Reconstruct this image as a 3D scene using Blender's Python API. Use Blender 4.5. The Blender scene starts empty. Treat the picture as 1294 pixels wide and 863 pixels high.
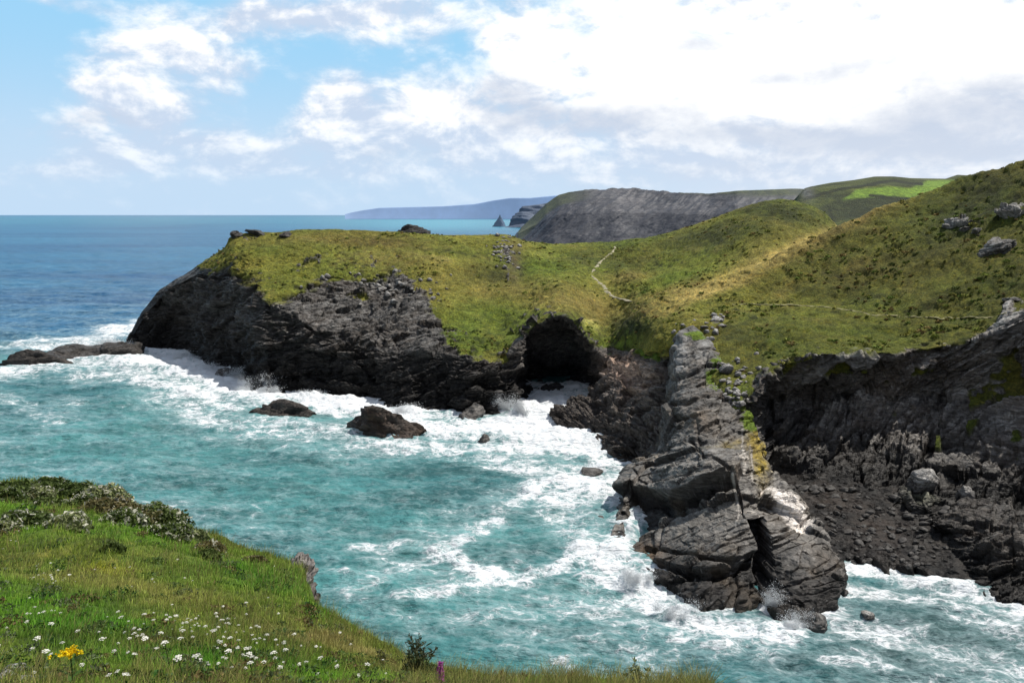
import bpy, math, random
import numpy as np
from mathutils import Vector, Matrix
R = math.radians
import time as _t; _T0=_t.time()
def TT(s): print("T", s, round(_t.time()-_T0,1), flush=True)
rng = np.random.default_rng(7)
random.seed(7)
sc = bpy.context.scene
col = sc.collection
H = 60.0; F = 996.0; CU = 647.0; CV = 431.5; HV = 272.0
PI_ = math.atan((CV-HV)/F); CP, SP = math.cos(PI_), math.sin(PI_)

# ------------------------------------------------------------------ survey helpers
def at(u, v, Y):
    """world point seen in direction (u,v) at ground distance Y"""
    u = np.asarray(u, float); v = np.asarray(v, float); Y = np.asarray(Y, float)
    b = -(v-CV)/F
    yc = CP + b*SP; zc = -SP + b*CP
    t = Y/yc
    return np.stack(np.broadcast_arrays((u-CU)/F*t, Y, H+zc*t), -1)
def seaY(v, z=0.0):
    v = np.asarray(v, float)
    b = -(v-CV)/F
    yc = CP + b*SP; zc = -SP + b*CP
    return (z-H)*yc/np.minimum(zc, -1e-4)
def project(P):
    x, y, z = P[..., 0], P[..., 1], P[..., 2]-H
    d = y*CP - z*SP; up = y*SP + z*CP
    return CU+F*x/d, CV-F*up/d
def line(tab, u):
    """tab: (u,v,Y) ; Y None -> sea level ; ('z',h) -> at height h"""
    us = [t[0] for t in tab]; vs = [t[1] for t in tab]
    Ys = []
    for t in tab:
        q = t[2] if len(t) > 2 else None
        if q is None: Ys.append(float(seaY(t[1])))
        elif isinstance(q, tuple): Ys.append(float(seaY(t[1], q[1])))
        else: Ys.append(float(q))
    v = np.interp(u, us, vs); Y = np.exp(np.interp(u, us, np.log(Ys)))
    return v, Y
def lineP(tab, u):
    v, Y = line(tab, u); return at(u, v, Y)

# ------------------------------------------------------------------ noise
from concurrent.futures import ThreadPoolExecutor
POOL = ThreadPoolExecutor(4)
def chunked(fn, P, n=1):
    P = np.asarray(P, np.float32); sh = P.shape[:-1]; Q = P.reshape(-1, 3)
    if len(Q) < 20000: r = fn(Q)
    else:
        parts = list(POOL.map(fn, [Q[i:i+16384] for i in range(0, len(Q), 16384)]))
        r = tuple(np.concatenate([p[k] for p in parts]) for k in range(n))
    return tuple(x.reshape(sh) for x in r)
_r = np.random.default_rng(123)
PERM = _r.permutation(1024).astype(np.int32)
_gv = _r.normal(size=(1024, 3)); _gv /= np.linalg.norm(_gv, axis=1, keepdims=True); GRAD = _gv.astype(np.float32)
CELL = _r.random((1024, 4)).astype(np.float32)
def _h3(i, j, k): return PERM[(PERM[(PERM[i & 1023]+j) & 1023]+k) & 1023]
def perlin(P, sc_=1.0, seed=0):
    off = np.float32(seed*13.37 % 517)
    def fn(Q):
        Q = Q*np.float32(sc_)+off
        x, y, z = Q[:, 0], Q[:, 1], Q[:, 2]
        fl = np.floor(Q); I = fl.astype(np.int32); Fq = Q-fl
        Wt = Fq*Fq*Fq*(Fq*(Fq*6-15)+10); u, v, w = Wt[:, 0], Wt[:, 1], Wt[:, 2]
        xf, yf, zf = Fq[:, 0], Fq[:, 1], Fq[:, 2]
        def px(a): return PERM[(I[:, 0]+a) & 1023]
        res = []
        pa = [px(0), px(1)]
        def c(a, b, d):
            h = PERM[(PERM[(pa[a]+I[:, 1]+b) & 1023]+I[:, 2]+d) & 1023]; gq = GRAD[h]
            return gq[:, 0]*(xf-a)+gq[:, 1]*(yf-b)+gq[:, 2]*(zf-d)
        x00 = c(0,0,0)*(1-u)+c(1,0,0)*u; x10 = c(0,1,0)*(1-u)+c(1,1,0)*u
        x01 = c(0,0,1)*(1-u)+c(1,0,1)*u; x11 = c(0,1,1)*(1-u)+c(1,1,1)*u
        return (((x00*(1-v)+x10*v)*(1-w)+(x01*(1-v)+x11*v)*w)*1.5,)
    return chunked(fn, P)[0]
def fbm(P, s=1.0, oct=4, seed=0, gain=.5):
    a = 1.0; r = 0; n = 0
    for o in range(oct):
        r = r + a*perlin(P, s*2.03**o, seed+o*17); n += a; a *= gain
    return r/n
def worley(P, s=1.0, seed=0):
    """F1, F2 and a random value of the nearest cell"""
    off = np.float32(seed*7.77 % 311)
    def fn(Q):
        Q = Q*np.float32(s)+off; fl = np.floor(Q); I = fl.astype(np.int32); Fq = Q-fl; n = len(Q)
        f1 = np.full(n, 9., np.float32); f2 = f1.copy(); idr = np.zeros(n, np.float32); fc = idr.copy()
        for a in (-1, 0, 1):
            ha = PERM[(I[:, 0]+a) & 1023]
            for b in (-1, 0, 1):
                hb = PERM[(ha+I[:, 1]+b) & 1023]
                for c in (-1, 0, 1):
                    q = CELL[PERM[(hb+I[:, 2]+c) & 1023]]
                    dx = Fq[:, 0]-a-q[:, 0]; dy = Fq[:, 1]-b-q[:, 1]; dz = Fq[:, 2]-c-q[:, 2]; d = dx*dx+dy*dy+dz*dz
                    m = d < f1
                    k = q[:, 3]*31.4; fc = np.where(m, np.sin(k)*dx+np.cos(k)*dy+np.sin(k*1.7)*dz, fc)
                    f2 = np.where(m, f1, np.minimum(f2, d)); idr = np.where(m, q[:, 3], idr); f1 = np.where(m, d, f1)
        return np.sqrt(f1), np.sqrt(f2), idr, fc
    return chunked(fn, P, 4)
def sstep(a, b, x):
    t = np.clip((x-a)/(b-a), 0, 1); return t*t*(3-2*t)
def mix(a, b, t):
    t = np.asarray(t)
    if t.ndim and ((np.ndim(a) and np.shape(a)[-1] == 3) or (np.ndim(b) and np.shape(b)[-1] == 3)): t = t[..., None]
    return a*(1-t)+b*t
def lin(r, g, b):
    c = np.array([r, g, b])/255.; return np.where(c < .04045, c/12.92, ((c+.055)/1.055)**2.4)
def blur(A, k, axis):
    if k < 1: return A
    w = np.hanning(2*k+3)[1:-1]; w /= w.sum()
    pad = [(0, 0)]*A.ndim; pad[axis] = (k, k)
    B = np.pad(A, pad, mode='reflect', reflect_type='odd')
    out = 0
    for i, wi in enumerate(w):
        sl = [slice(None)]*A.ndim; sl[axis] = slice(i, i+A.shape[axis]); out = out+wi*B[tuple(sl)]
    return out
def ell(U, V, e):
    """soft ellipse mask: (u,v,ru,rv,angle,strength)"""
    u0, v0, ru, rv = e[:4]; an = R(e[4]) if len(e) > 4 else 0; st = e[5] if len(e) > 5 else 1
    du, dv = U-u0, V-v0
    a = (du*math.cos(an)+dv*math.sin(an))/ru; b = (-du*math.sin(an)+dv*math.cos(an))/rv
    return st*np.exp(-(a*a+b*b)*1.2)
def segdist(U, V, pts, kv=1.0):
    d = np.full(np.shape(U), 1e9)
    for (a, b) in zip(pts[:-1], pts[1:]):
        ax, ay = a[0], a[1]*kv; bx, by = b[0], b[1]*kv
        L = (bx-ax)**2+(by-ay)**2+1e-9
        t = np.clip(((U-ax)*(bx-ax)+(V*kv-ay)*(by-ay))/L, 0, 1)
        d = np.minimum(d, np.hypot(U-ax-t*(bx-ax), V*kv-ay-t*(by-ay)))
    return d
def inpoly(U, V, pts):
    """signed: positive inside, in px"""
    ins = np.zeros(np.shape(U), bool); n = len(pts)
    for i in range(n):
        x1, y1 = pts[i]; x2, y2 = pts[(i+1) % n]
        c = ((y1 > V) != (y2 > V)) & (U < (x2-x1)*(V-y1)/((y2-y1) or 1e-9)+x1)
        ins ^= c
    d = segdist(U, V, list(pts)+[pts[0]])
    return np.where(ins, d, -d)

# ------------------------------------------------------------------ objects
def tag(o, label=None, cat=None, group=None, kind=None):
    if label: o['label'] = label
    if cat: o['category'] = cat
    if group: o['group'] = group
    if kind: o['kind'] = kind
    return o
def mesh_from(name, V, Fc, mats, colr=None, attrs=None, smooth=True):
    V = np.asarray(V, np.float32).reshape(-1, 3); Fc = np.asarray(Fc, np.int32)
    me = bpy.data.meshes.new(name)
    n = len(Fc); k = Fc.shape[1]
    me.vertices.add(len(V)); me.vertices.foreach_set('co', V.ravel())
    me.loops.add(n*k); me.loops.foreach_set('vertex_index', Fc.ravel())
    me.polygons.add(n); me.polygons.foreach_set('loop_start', np.arange(0, n*k, k, dtype=np.int32))
    try: me.polygons.foreach_set('loop_total', np.full(n, k, np.int32))
    except Exception: pass
    me.update(calc_edges=True)
    if smooth: me.polygons.foreach_set('use_smooth', np.ones(n, bool))
    if colr is not None:
        c = np.ones((len(V), 4), np.float32); c[:, :3] = np.clip(np.asarray(colr).reshape(-1, 3), 0, 1)
        a = me.color_attributes.new('Col', 'FLOAT_COLOR', 'POINT'); a.data.foreach_set('color', c.ravel())
    for nm, ar in (attrs or {}).items():
        a = me.attributes.new(nm, 'FLOAT', 'POINT'); a.data.foreach_set('value', np.asarray(ar, np.float32).ravel())
    for m in (mats if isinstance(mats, (list, tuple)) else [mats]): me.materials.append(m)
    me.validate()
    return me
def link(name, me, parent=None, loc=None):
    o = bpy.data.objects.new(name, me); col.objects.link(o)
    if parent: o.parent = parent
    if loc is not None: o.location = loc
    return o
def gridfaces(nu, nt):
    i = np.arange(nu*nt).reshape(nu, nt)
    return np.stack([i[:-1, :-1], i[1:, :-1], i[1:, 1:], i[:-1, 1:]], -1).reshape(-1, 4)
def gnormals(P):
    du = np.gradient(P, axis=0); dt = np.gradient(P, axis=1)
    n = np.cross(du, dt); n /= np.linalg.norm(n, axis=-1, keepdims=True)+1e-9
    return n

# ------------------------------------------------------------------ node helpers
class NT:
    def __init__(s, m):
        m.use_nodes = True; s.t = m.node_tree; s.t.nodes.clear()
    def n(s, ty, ins=None, **kw):
        o = s.t.nodes.new(ty)
        for k, v in kw.items(): setattr(o, k, v)
        for k, v in (ins or {}).items(): s.set(o, k, v)
        return o
    def set(s, o, k, v):
        i = o.inputs[k]
        if isinstance(v, bpy.types.NodeSocket): s.t.links.new(v, i)
        elif hasattr(v, 'outputs'): s.t.links.new(v.outputs[0], i)
        else: i.default_value = v
    def math(s, op, a, b=0.0, c=None, clamp=False):
        o = s.n('ShaderNodeMath', operation=op, use_clamp=clamp); s.set(o, 0, a); s.set(o, 1, b)
        if c is not None: s.set(o, 2, c)
        return o.outputs[0]
    def noise(s, vec, scale, detail=4, rough=.55, dist=0.0, out=0):
        o = s.n('ShaderNodeTexNoise', {'Vector': vec, 'Scale': scale, 'Detail': detail, 'Roughness': rough, 'Distortion': dist}); return o.outputs[out]
    def ramp(s, f, a, b, lo=0.0, hi=1.0, typ='SMOOTHSTEP'):
        o = s.n('ShaderNodeMapRange', interpolation_type=typ)
        s.set(o, 0, f); s.set(o, 1, a); s.set(o, 2, b); s.set(o, 3, lo); s.set(o, 4, hi); return o.outputs[0]
    def mixc(s, f, a, b, bt='MIX'):
        o = s.n('ShaderNodeMix', data_type='RGBA', blend_type=bt); s.set(o, 0, f); s.set(o, 6, a); s.set(o, 7, b); return o.outputs[2]
    def map(s, vec, scale=(1,1,1), rot=(0,0,0), loc=(0,0,0)):
        return s.n('ShaderNodeMapping', {'Vector': vec, 'Scale': scale, 'Rotation': rot, 'Location': loc}).outputs[0]
    def bump(s, h, strength, dist, nrm=None):
        o = s.n('ShaderNodeBump', {'Height': h, 'Strength': strength, 'Distance': dist})
        if nrm is not None: s.set(o, 'Normal', nrm)
        return o.outputs[0]
    def out(s, sh): s.n('ShaderNodeOutputMaterial', {'Surface': sh})
def c4(c): return (float(c[0]), float(c[1]), float(c[2]), 1.0)

def land_material(name, scale=1.0, rot=(0.12, -0.16, 0.3), rockbump=1.0, hz=0.0, hzc=(.45,.58,.75)):
    m = bpy.data.materials.new(name); t = NT(m)
    pos = t.n('ShaderNodeTexCoord').outputs['Object']
    c = t.n('ShaderNodeAttribute', attribute_name='Col').outputs['Color']
    g = t.n('ShaderNodeAttribute', attribute_name='grass').outputs['Fac']
    st = t.map(pos, (.10*scale, .10*scale, .9*scale), rot)
    n1 = t.noise(st, 3.0, 8, .68, .6)
    n2 = t.noise(t.map(pos, (.35*scale, .35*scale, .6*scale), (0.5, .3, .8)), 2.4, 6, .6)
    fv = t.n('ShaderNodeMix', data_type='VECTOR'); t.set(fv, 0, .12); t.set(fv, 4, t.map(pos, (.5*scale, .5*scale, 1.1*scale), rot)); t.set(fv, 5, t.noise(pos, .5*scale, 4, .6, out=1))
    fcs = []
    for sc_ in (1.3, 3.4):
        vn = t.n('ShaderNodeTexVoronoi', {'Vector': fv.outputs[1], 'Scale': sc_})
        cs = t.n('ShaderNodeVectorMath', operation='SUBTRACT'); t.set(cs, 0, vn.outputs['Color']); cs.inputs[1].default_value = (.5, .5, .5)
        ps = t.n('ShaderNodeVectorMath', operation='SUBTRACT'); t.set(ps, 0, fv.outputs[1]); t.set(ps, 1, vn.outputs['Position'])
        dt = t.n('ShaderNodeVectorMath', operation='DOT_PRODUCT'); t.set(dt, 0, cs.outputs[0]); t.set(dt, 1, ps.outputs[0])
        fcs.append((t.math('MULTIPLY', dt.outputs['Value'], 2.2), t.n('ShaderNodeSeparateXYZ', {0: vn.outputs['Color']}).outputs[0]))
    crack = fcs[0][1]
    rock_h = t.math('ADD', t.math('MULTIPLY', n1, .5), t.math('ADD', t.math('MULTIPLY', n2, .35), t.math('ADD', fcs[0][0], fcs[1][0])))
    rv = t.math('MULTIPLY', t.ramp(n1, .25, .8, .45, 1.6), t.ramp(crack, 0, 1, .75, 1.25, 'LINEAR'))
    rv = t.math('MULTIPLY', rv, t.ramp(n2, .2, .8, .7, 1.35))
    gn = t.noise(pos, 1.6*scale, 8, .72)
    gn2 = t.noise(pos, .35*scale, 6, .65)
    gv = t.math('MULTIPLY', t.ramp(gn, .25, .75, .45, 1.6), t.ramp(gn2, .3, .7, .72, 1.3))
    v = t.n('ShaderNodeMix', data_type='FLOAT'); t.set(v, 0, g); t.set(v, 2, rv); t.set(v, 3, gv)
    vv = t.n('ShaderNodeCombineXYZ', {0: v.outputs[0], 1: v.outputs[0], 2: v.outputs[0]}).outputs[0]
    cc = t.mixc(1.0, c, vv, 'MULTIPLY')
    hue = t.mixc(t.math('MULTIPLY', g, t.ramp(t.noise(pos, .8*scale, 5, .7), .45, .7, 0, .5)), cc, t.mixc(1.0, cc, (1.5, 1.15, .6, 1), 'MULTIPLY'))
    if hz: hue = t.mixc(hz, hue, c4(hzc))  # aerial haze mixed into the surface colour of distant land
    hh = t.n('ShaderNodeMix', data_type='FLOAT'); t.set(hh, 0, g); t.set(hh, 2, rock_h); t.set(hh, 3, t.math('MULTIPLY', gn, 1.3))
    b = t.bump(hh.outputs[0], .9*rockbump, 1.1/scale)
    rough = t.n('ShaderNodeMix', data_type='FLOAT'); t.set(rough, 0, g); t.set(rough, 2, .62); t.set(rough, 3, .95)
    p = t.n('ShaderNodeBsdfPrincipled', {'Base Color': hue, 'Roughness': rough.outputs[0], 'Normal': b, 'Specular IOR Level': .25})
    t.out(p); return m

# ------------------------------------------------------------------ land sheets
DARK = np.array([.036, .032, .030]); GREY = np.array([.19, .178, .165]); PALE = np.array([.44, .425, .40]); BROWN = np.array([.085, .062, .045])
GREEN = np.array([.115, .175, .024]); OLIVE = np.array([.215, .200, .038]); STRAW = np.array([.38, .30, .095]); HEATH = np.array([.045, .055, .016]); RUST = np.array([.13, .085, .035])

def strata_coord(P, n=(-.16, .25, .95)):
    n = np.array(n); n = n/np.linalg.norm(n)
    a = np.array([1, 0, -n[0]/n[2]]); a /= np.linalg.norm(a); b = np.cross(n, a)
    return np.stack([P@a, P@b, P@n], -1)
def rock_disp(P, n=(-.16, .25, .95), big=2.2, mid=1.1, small=.5, blocks=.9, seed=0, s=1.0, groove=.45):
    Q = strata_coord(P, n)*s
    wq = Q+np.stack([perlin(Q, .06, 91+seed)*4, perlin(Q, .06, 92+seed)*4, perlin(Q, .05, 93+seed)*2.5], -1)
    d = big*fbm(wq*np.array([1, 1, 1.6]), .05, 3, seed)
    l1 = fbm(wq*np.array([.12, .12, 1.0]), .30, 3, seed+3)
    d = d + mid*np.sign(l1)*np.abs(l1)**.6
    l2 = fbm(wq*np.array([.16, .16, 1.0]), .95, 2, seed+5)
    d = d + small*np.sign(l2)*np.abs(l2)**.7
    f1, f2, idr, fc = worley(wq*np.array([.5, .5, 1.0]), .17, seed+9)
    d = d + blocks*((idr-.5)*1.3 + fc*1.9 - .35*np.clip(1-(f2-f1)/.06, 0, 1))
    f1, f2, id2, fc = worley(wq*np.array([.5, .5, 1.1]), .5, seed+19)
    d = d + blocks*((id2-.5)*.55 + fc*.8 - .12*np.clip(1-(f2-f1)/.08, 0, 1))
    f1, f2, id3, fc = worley(wq*np.array([.6, .6, 1.2]), 1.4, seed+29)
    d = d + blocks*((id3-.5)*.16 + fc*.25)
    idr = .6*idr+.4*id2
    bed = np.abs(perlin(wq*np.array([.05, .05, 1.0]), .42, seed+37)); bed2 = np.abs(perlin(wq*np.array([.08, .08, 1.0]), 1.1, seed+38))
    grv = sstep(.07, .0, bed)+.5*sstep(.09, .0, bed2)
    d = d - groove*grv; idr = np.clip(idr-.5*grv, -1, 1)
    return d/s, (l1, idr)
def loft(lines, rows, bu=4, bt=3):
    """lines: list of (nu,3) arrays; rows: rows per segment"""
    segs = []
    for i in range(len(lines)-1):
        t = np.linspace(0, 1, rows[i], endpoint=False)[None, :, None]
        segs.append(lines[i][:, None, :]*(1-t)+lines[i+1][:, None, :]*t)
    segs.append(lines[-1][:, None, :])
    P = np.concatenate(segs, 1)
    return blur(blur(P, bt, 1), bu, 0)
def rock_colour(P, n, rid, l1, seed=0, wet=6.0, light=1.0):
    k = fbm(P, .12, 4, 40+seed)
    base = mix(DARK, GREY, np.clip(.42+.7*k+.35*l1+.25*(rid-.5), 0, 1))
    base = mix(base, BROWN, np.clip(.25+.9*fbm(P, .07, 3, 44+seed), 0, .6))
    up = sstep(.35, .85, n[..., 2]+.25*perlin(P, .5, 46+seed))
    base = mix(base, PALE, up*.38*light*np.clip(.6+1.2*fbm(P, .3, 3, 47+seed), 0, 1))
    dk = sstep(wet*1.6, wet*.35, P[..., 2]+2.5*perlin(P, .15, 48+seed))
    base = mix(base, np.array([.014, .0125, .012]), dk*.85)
    sp = sstep(.35, .5, fbm(P, .9, 3, 49+seed))
    return mix(base, PALE*1.3, sp*.35*light)
def grass_colour(P, seed=0, straw=.0, heath=.0):
    a = fbm(P*np.array([1, 1, .5]), .022, 4, 60+seed); b = fbm(P, .09, 4, 64+seed); c = fbm(P, .35, 3, 68+seed)
    g = mix(OLIVE, GREEN, np.clip(.45+1.1*a, 0, 1))
    g = mix(g, STRAW, np.clip(straw+.9*b-.05, 0, .75))
    g = mix(g, HEATH, np.clip(heath+sstep(.08, .42, c*.7+a*.5), 0, .9))
    return g

ROCKTOP = [(140, 270), (215, 318), (250, 333), (262, 338), (300, 347), (330, 366), (352, 380), (400, 364), (450, 352), (500, 350), (522, 362), (542, 384), (566, 418), (592, 446), (615, 458), (636, 462), (652, 425), (668, 414), (700, 401), (725, 408), (745, 432), (765, 450), (800, 454), (850, 480), (890, 515), (955, 520), (968, 478), (985, 462), (1010, 452), (1050, 447), (1100, 448), (1180, 458), (1215, 440), (1250, 420), (1294, 392), (1450, 340)]
TINT = [(800, 350, 40, 10, 0, .7, STRAW*.9), (850, 352, 50, 7, -15, .6, GREEN*1.2), (730, 385, 50, 10, 0, .6, STRAW*.9),  # (u,v,ru,rv,angle,strength, colour); saddle straw also lifted to look sunlit
 (350, 310, 70, 14, -5, .8, GREEN*.9), (470, 305, 90, 10, 3, .6, RUST), (620, 345, 40, 14, 0, .9, HEATH*.9), (600, 400, 60, 40, 0, .45, GREEN),
 (500, 330, 90, 16, 5, .5, STRAW*.75), (700, 350, 40, 25, 30, .55, GREEN*.9), (790, 330, 45, 16, 10, .55, HEATH), (860, 345, 60, 8, -12, .6, GREEN*1.1),
 (700, 375, 70, 12, 0, .5, STRAW*.8), (755, 400, 30, 20, 30, .6, STRAW*.65), (810, 395, 40, 12, -10, .8, STRAW*.8), (905, 362, 70, 9, -22, 1.3, STRAW*1.3), (990, 320, 70, 9, -24, 1.2, STRAW*1.4), (1085, 279, 60, 8, -22, 1.0, STRAW*1.1), (850, 372, 50, 8, -10, .8, STRAW), (620, 365, 90, 14, 0, .35, STRAW*.8), (400, 300, 80, 8, -5, .5, STRAW*.7),  # ridge and saddle straw brightened, sunlight painted into the grass colour
 (800, 412, 30, 12, 10, .9, HEATH*.8), (985, 268, 75, 20, 10, 1.0, HEATH*1.0), (900, 298, 80, 18, -8, .95, HEATH*1.1), (1040, 320, 60, 20, -20, .35, RUST), (1100, 340, 90, 20, -10, .4, RUST*.9),  # mid-hill heath tints also paint in the cloud shade lying there
 (1200, 290, 80, 35, -25, .6, HEATH*1.3), (1250, 240, 50, 25, -25, .6, HEATH), (1060, 365, 90, 12, 5, .45, HEATH*1.2), (1180, 380, 40, 8, -20, .8, HEATH*.7), (1100, 420, 110, 15, 4, .55, GREEN*1.1), (980, 440, 40, 25, 0, .6, GREEN*.75), (930, 420, 30, 25, 0, .6, HEATH*1.3), (1260, 360, 50, 15, -10, .5, GREEN*.8), (1230, 400, 60, 10, -5, .5, GREEN),
 (570, 318, 60, 3, 6, .5, HEATH*.8), (650, 330, 10, 30, 0, .6, BROWN*1.4), (735, 325, 20, 12, 0, .6, HEATH)]
OUTCROP = [(640, 318, 13, 14, -30, 1.1), (643, 345, 5, 18, 0, .9), (430, 360, 30, 5, 0, .9), (490, 362, 28, 6, 5, 1.1), (455, 335, 25, 3, 0, .5), (500, 350, 22, 4, 4, .8), (1215, 278, 9, 16, 25, 1.1), (1283, 262, 10, 30, 0, .9), (1265, 300, 9, 9, 0, .7),
 (905, 405, 18, 12, 0, 1.1), (870, 430, 22, 24, 0, 1.2), (800, 455, 28, 10, 10, 1.0), (312, 300, 22, 4, -6, 1.2), (400, 325, 28, 3, -18, 1.0), (380, 338, 45, 5, -15, .9), (1275, 385, 14, 6, -40, 1.0), (1180, 440, 40, 8, 0, .8), (1100, 455, 30, 9, 0, .8), (1262, 420, 30, 9, -35, 1.0), (1195, 480, 50, 14, -30, .9), (960, 490, 26, 24, 0, .9), (1010, 372, 16, 4, -10, .5), (815, 400, 14, 8, -20, .7)]
MEADOW = [(1275, 475, 32, 44, 10, 1.5), (1232, 515, 18, 46, 10, 1.1), (1060, 465, 30, 12, 0, 1.3), (1110, 478, 26, 9, 15, 1.0), (1000, 470, 22, 12, -30, 1.2), (1165, 470, 22, 10, 0, 1.0), (1185, 560, 10, 26, 10, .8), (1130, 520, 22, 12, 20, .8), (1285, 560, 16, 30, 0, .8), (590, 430, 40, 20, 0, .6), (385, 345, 30, 8, -10, .9), (455, 375, 14, 6, 0, .7), (430, 395, 12, 4, 0, .5)]

A1 = [(162, 436), (185, 440), (215, 441), (245, 448), (262, 462), (300, 473), (335, 496), (345, 494), (400, 494), (440, 501), (500, 513), (560, 516), (588, 524), (610, 520), (640, 516), (655, 513), (663, 500), (672, 491), (700, 493), (725, 491), (742, 489), (762, 505), (800, 540), (860, 560), (900, 600), (950, 680), (1050, 703), (1100, 704), (1150, 714), (1200, 732), (1294, 765), (1450, 800)]
A4 = [(162, 434, 363), (185, 395, 364), (210, 368, 363), (250, 346, 350), (290, 352, 318), (330, 376, 285), (380, 405, 277), (430, 430, 272), (480, 445, 262), (540, 445, 254), (600, 458, 246), (636, 464, 248), (652, 442, 252), (664, 426, 256), (676, 409, 258), (690, 400, 259), (705, 396, 259), (722, 404, 258), (740, 426, 255), (756, 446, 252), (768, 456, 249), (790, 449, 240), (830, 432, 216), (860, 432, 206), (890, 470, 190), (915, 505, 172), (955, 510, 166), (968, 478, 170), (985, 460, 174), (1010, 450, 175), (1050, 446, 176), (1130, 446, 177), (1180, 440, 178), (1240, 430, 174), (1294, 400, 170), (1450, 340, 155)]
CAVE_A3 = [(655, 0), (668, 1), (750, 1), (768, 0)]
A9 = [(162, 433, 368), (175, 402, 371), (200, 369, 372), (240, 346, 370), (255, 332, 366), (285, 312, 362), (290, 300, 362), (310, 295, 360), (345, 293, 358), (370, 289, 356), (430, 289, 356), (490, 293, 360), (560, 296, 365), (640, 297, 378), (660, 303, 392), (700, 308, 400), (770, 305, 400), (820, 299, 392), (860, 289, 390), (900, 275, 390), (930, 264, 385), (960, 254, 385), (985, 250, 385), (1005, 253, 385), (1030, 260, 385), (1045, 270, 385), (1060, 286, 385), (1075, 302, 380), (1120, 322, 380), (1450, 335, 380)]
A5 = [(760, 430, 256), (800, 425, 228), (870, 408, 212), (960, 420, 200), (1000, 430, 192), (1060, 430, 188), (1130, 425, 190), (1200, 415, 184), (1294, 385, 178), (1450, 330, 165)]
A6 = [(760, 405, 264), (800, 400, 240), (870, 392, 226), (960, 388, 222), (1060, 378, 218), (1130, 360, 215), (1200, 345, 212), (1294, 320, 205), (1450, 270, 190)]
A7 = [(760, 390, 275), (790, 387, 262), (830, 379, 255), (865, 367, 250), (935, 343, 247), (1000, 311, 250), (1060, 288, 254), (1120, 265, 258), (1170, 244, 260), (1215, 228, 258), (1255, 214, 250), (1294, 202, 245), (1450, 150, 230)]

def curve(tab, u):
    return lineP(tab, u)
us = np.arange(160, 1452, 1.0); nu = len(us)
L1 = curve(A1, us)
jit = (perlin(np.stack([us, us*0, us*0], -1), .05, 5)*3+perlin(np.stack([us, us*0, us*0], -1), .16, 6)*1.5)
L1[:, 1] += jit
L0 = L1.copy(); L0[:, 1] -= 4; L0[:, 2] = -5
L4 = curve(A4, us)
L9 = curve(A9, us)
L4s = blur(L4, 45, 0); L4s = mix(L4, L4s, .9)
L9s = blur(L9, 6, 0)
# default profile of the steep face
L2 = L1*.62+L4*.38; L2[:, 1] -= .0; L2[:, 2] += 1.5
L3 = L1*.25+L4*.75; L3[:, 2] += 1.0
# sea cave: the face falls back behind the lip
w = sstep(658, 670, us)*(1-sstep(728, 768, us))
v4, Y4 = line(A4, us)
c3 = at(us, v4+9, Y4+34); c2 = at(us, np.full(nu, 476.), 293.)
L3 = mix(L3, c3, w); L2 = mix(L2, c2, w)
# the cove on the right: beach, foot of wall, undercut lip
w = sstep(930, 975, us)
foot = curve([(900, 590, ('z', 3)), (970, 603, ('z', 4)), (1060, 612, ('z', 4.5)), (1130, 622, ('z', 4.5)), (1200, 632, ('z', 5)), (1294, 640, ('z', 6)), (1450, 660, ('z', 6))], us)
wall = curve([(900, 520, 190), (970, 500, 187), (1060, 500, 185), (1130, 500, 182), (1200, 500, 176), (1294, 480, 168), (1450, 440, 150)], us)
L2 = mix(L2, foot, w); L3 = mix(L3, wall, w)
f = lambda t, h: mix(L4, L4s, min(1, t*2.5))*(1-t)+L9*t+np.array([0, 0, 1])*h
wr = sstep(770, 850, us)
L5 = mix(f(.12, .5), curve(A5, us), wr); L6 = mix(f(.35, 1.5), curve(A6, us), wr); L7 = mix(f(.62, 2.0), curve(A7, us), wr)
L8 = mix(f(.85, 1.2), curve(A7, us)+np.array([0, 32, -13.]), wr)
L10 = L9+np.array([0, 30, -4.]); L11 = L9+np.array([0, 90, -70.])
# left flank: narrow the hidden back so it stays a headland
L5, L6, L7, L8 = [blur(q_, 8, 0) for q_ in (L5, L6, L7, L8)]
P0 = loft([L0, L1, L2, L3, L4, L5, L6, L7, L8, L9, L10, L11], [8, 100, 90, 60, 40, 45, 60, 30, 90, 14, 14], 3, 2)
N0 = gnormals(P0)
U, V = project(P0)
warp = 9*fbm(P0, .05, 4, 71)+4*fbm(P0, .35, 3, 72)
rt = np.interp(U+16*fbm(P0*np.array([1, 1, 2]), .07, 3, 78), [p[0] for p in ROCKTOP], [p[1] for p in ROCKTOP])
stq = fbm(strata_coord(P0, (-.22, .1, .95))*np.array([.1, .1, 1.0]), .45, 3, 79)
g = (rt-V+warp*(1.5+.9*sstep(960, 1000, U))+26*stq)/12.0*.5+.5
g = np.clip(g, -1.3, 2.2); steep = np.clip((.30-N0[..., 2])*3, 0, 1); g = g-steep*.9
for e in OUTCROP: g = g-1.9*ell(U, V, e)*np.clip(.75+1.6*fbm(P0*np.array([.6, .6, 1.5]), .45, 3, 73), .0, 1.6)
for e in MEADOW: g = g+2.6*ell(U, V, e)*np.clip(.8+1.5*fbm(P0, .2, 3, 74), 0, 1.5)
g = g-.9*sstep(.30, .42, fbm(P0*np.array([.7, .7, 2]), .16, 4, 75))*sstep(900, 1200, U)
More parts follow.
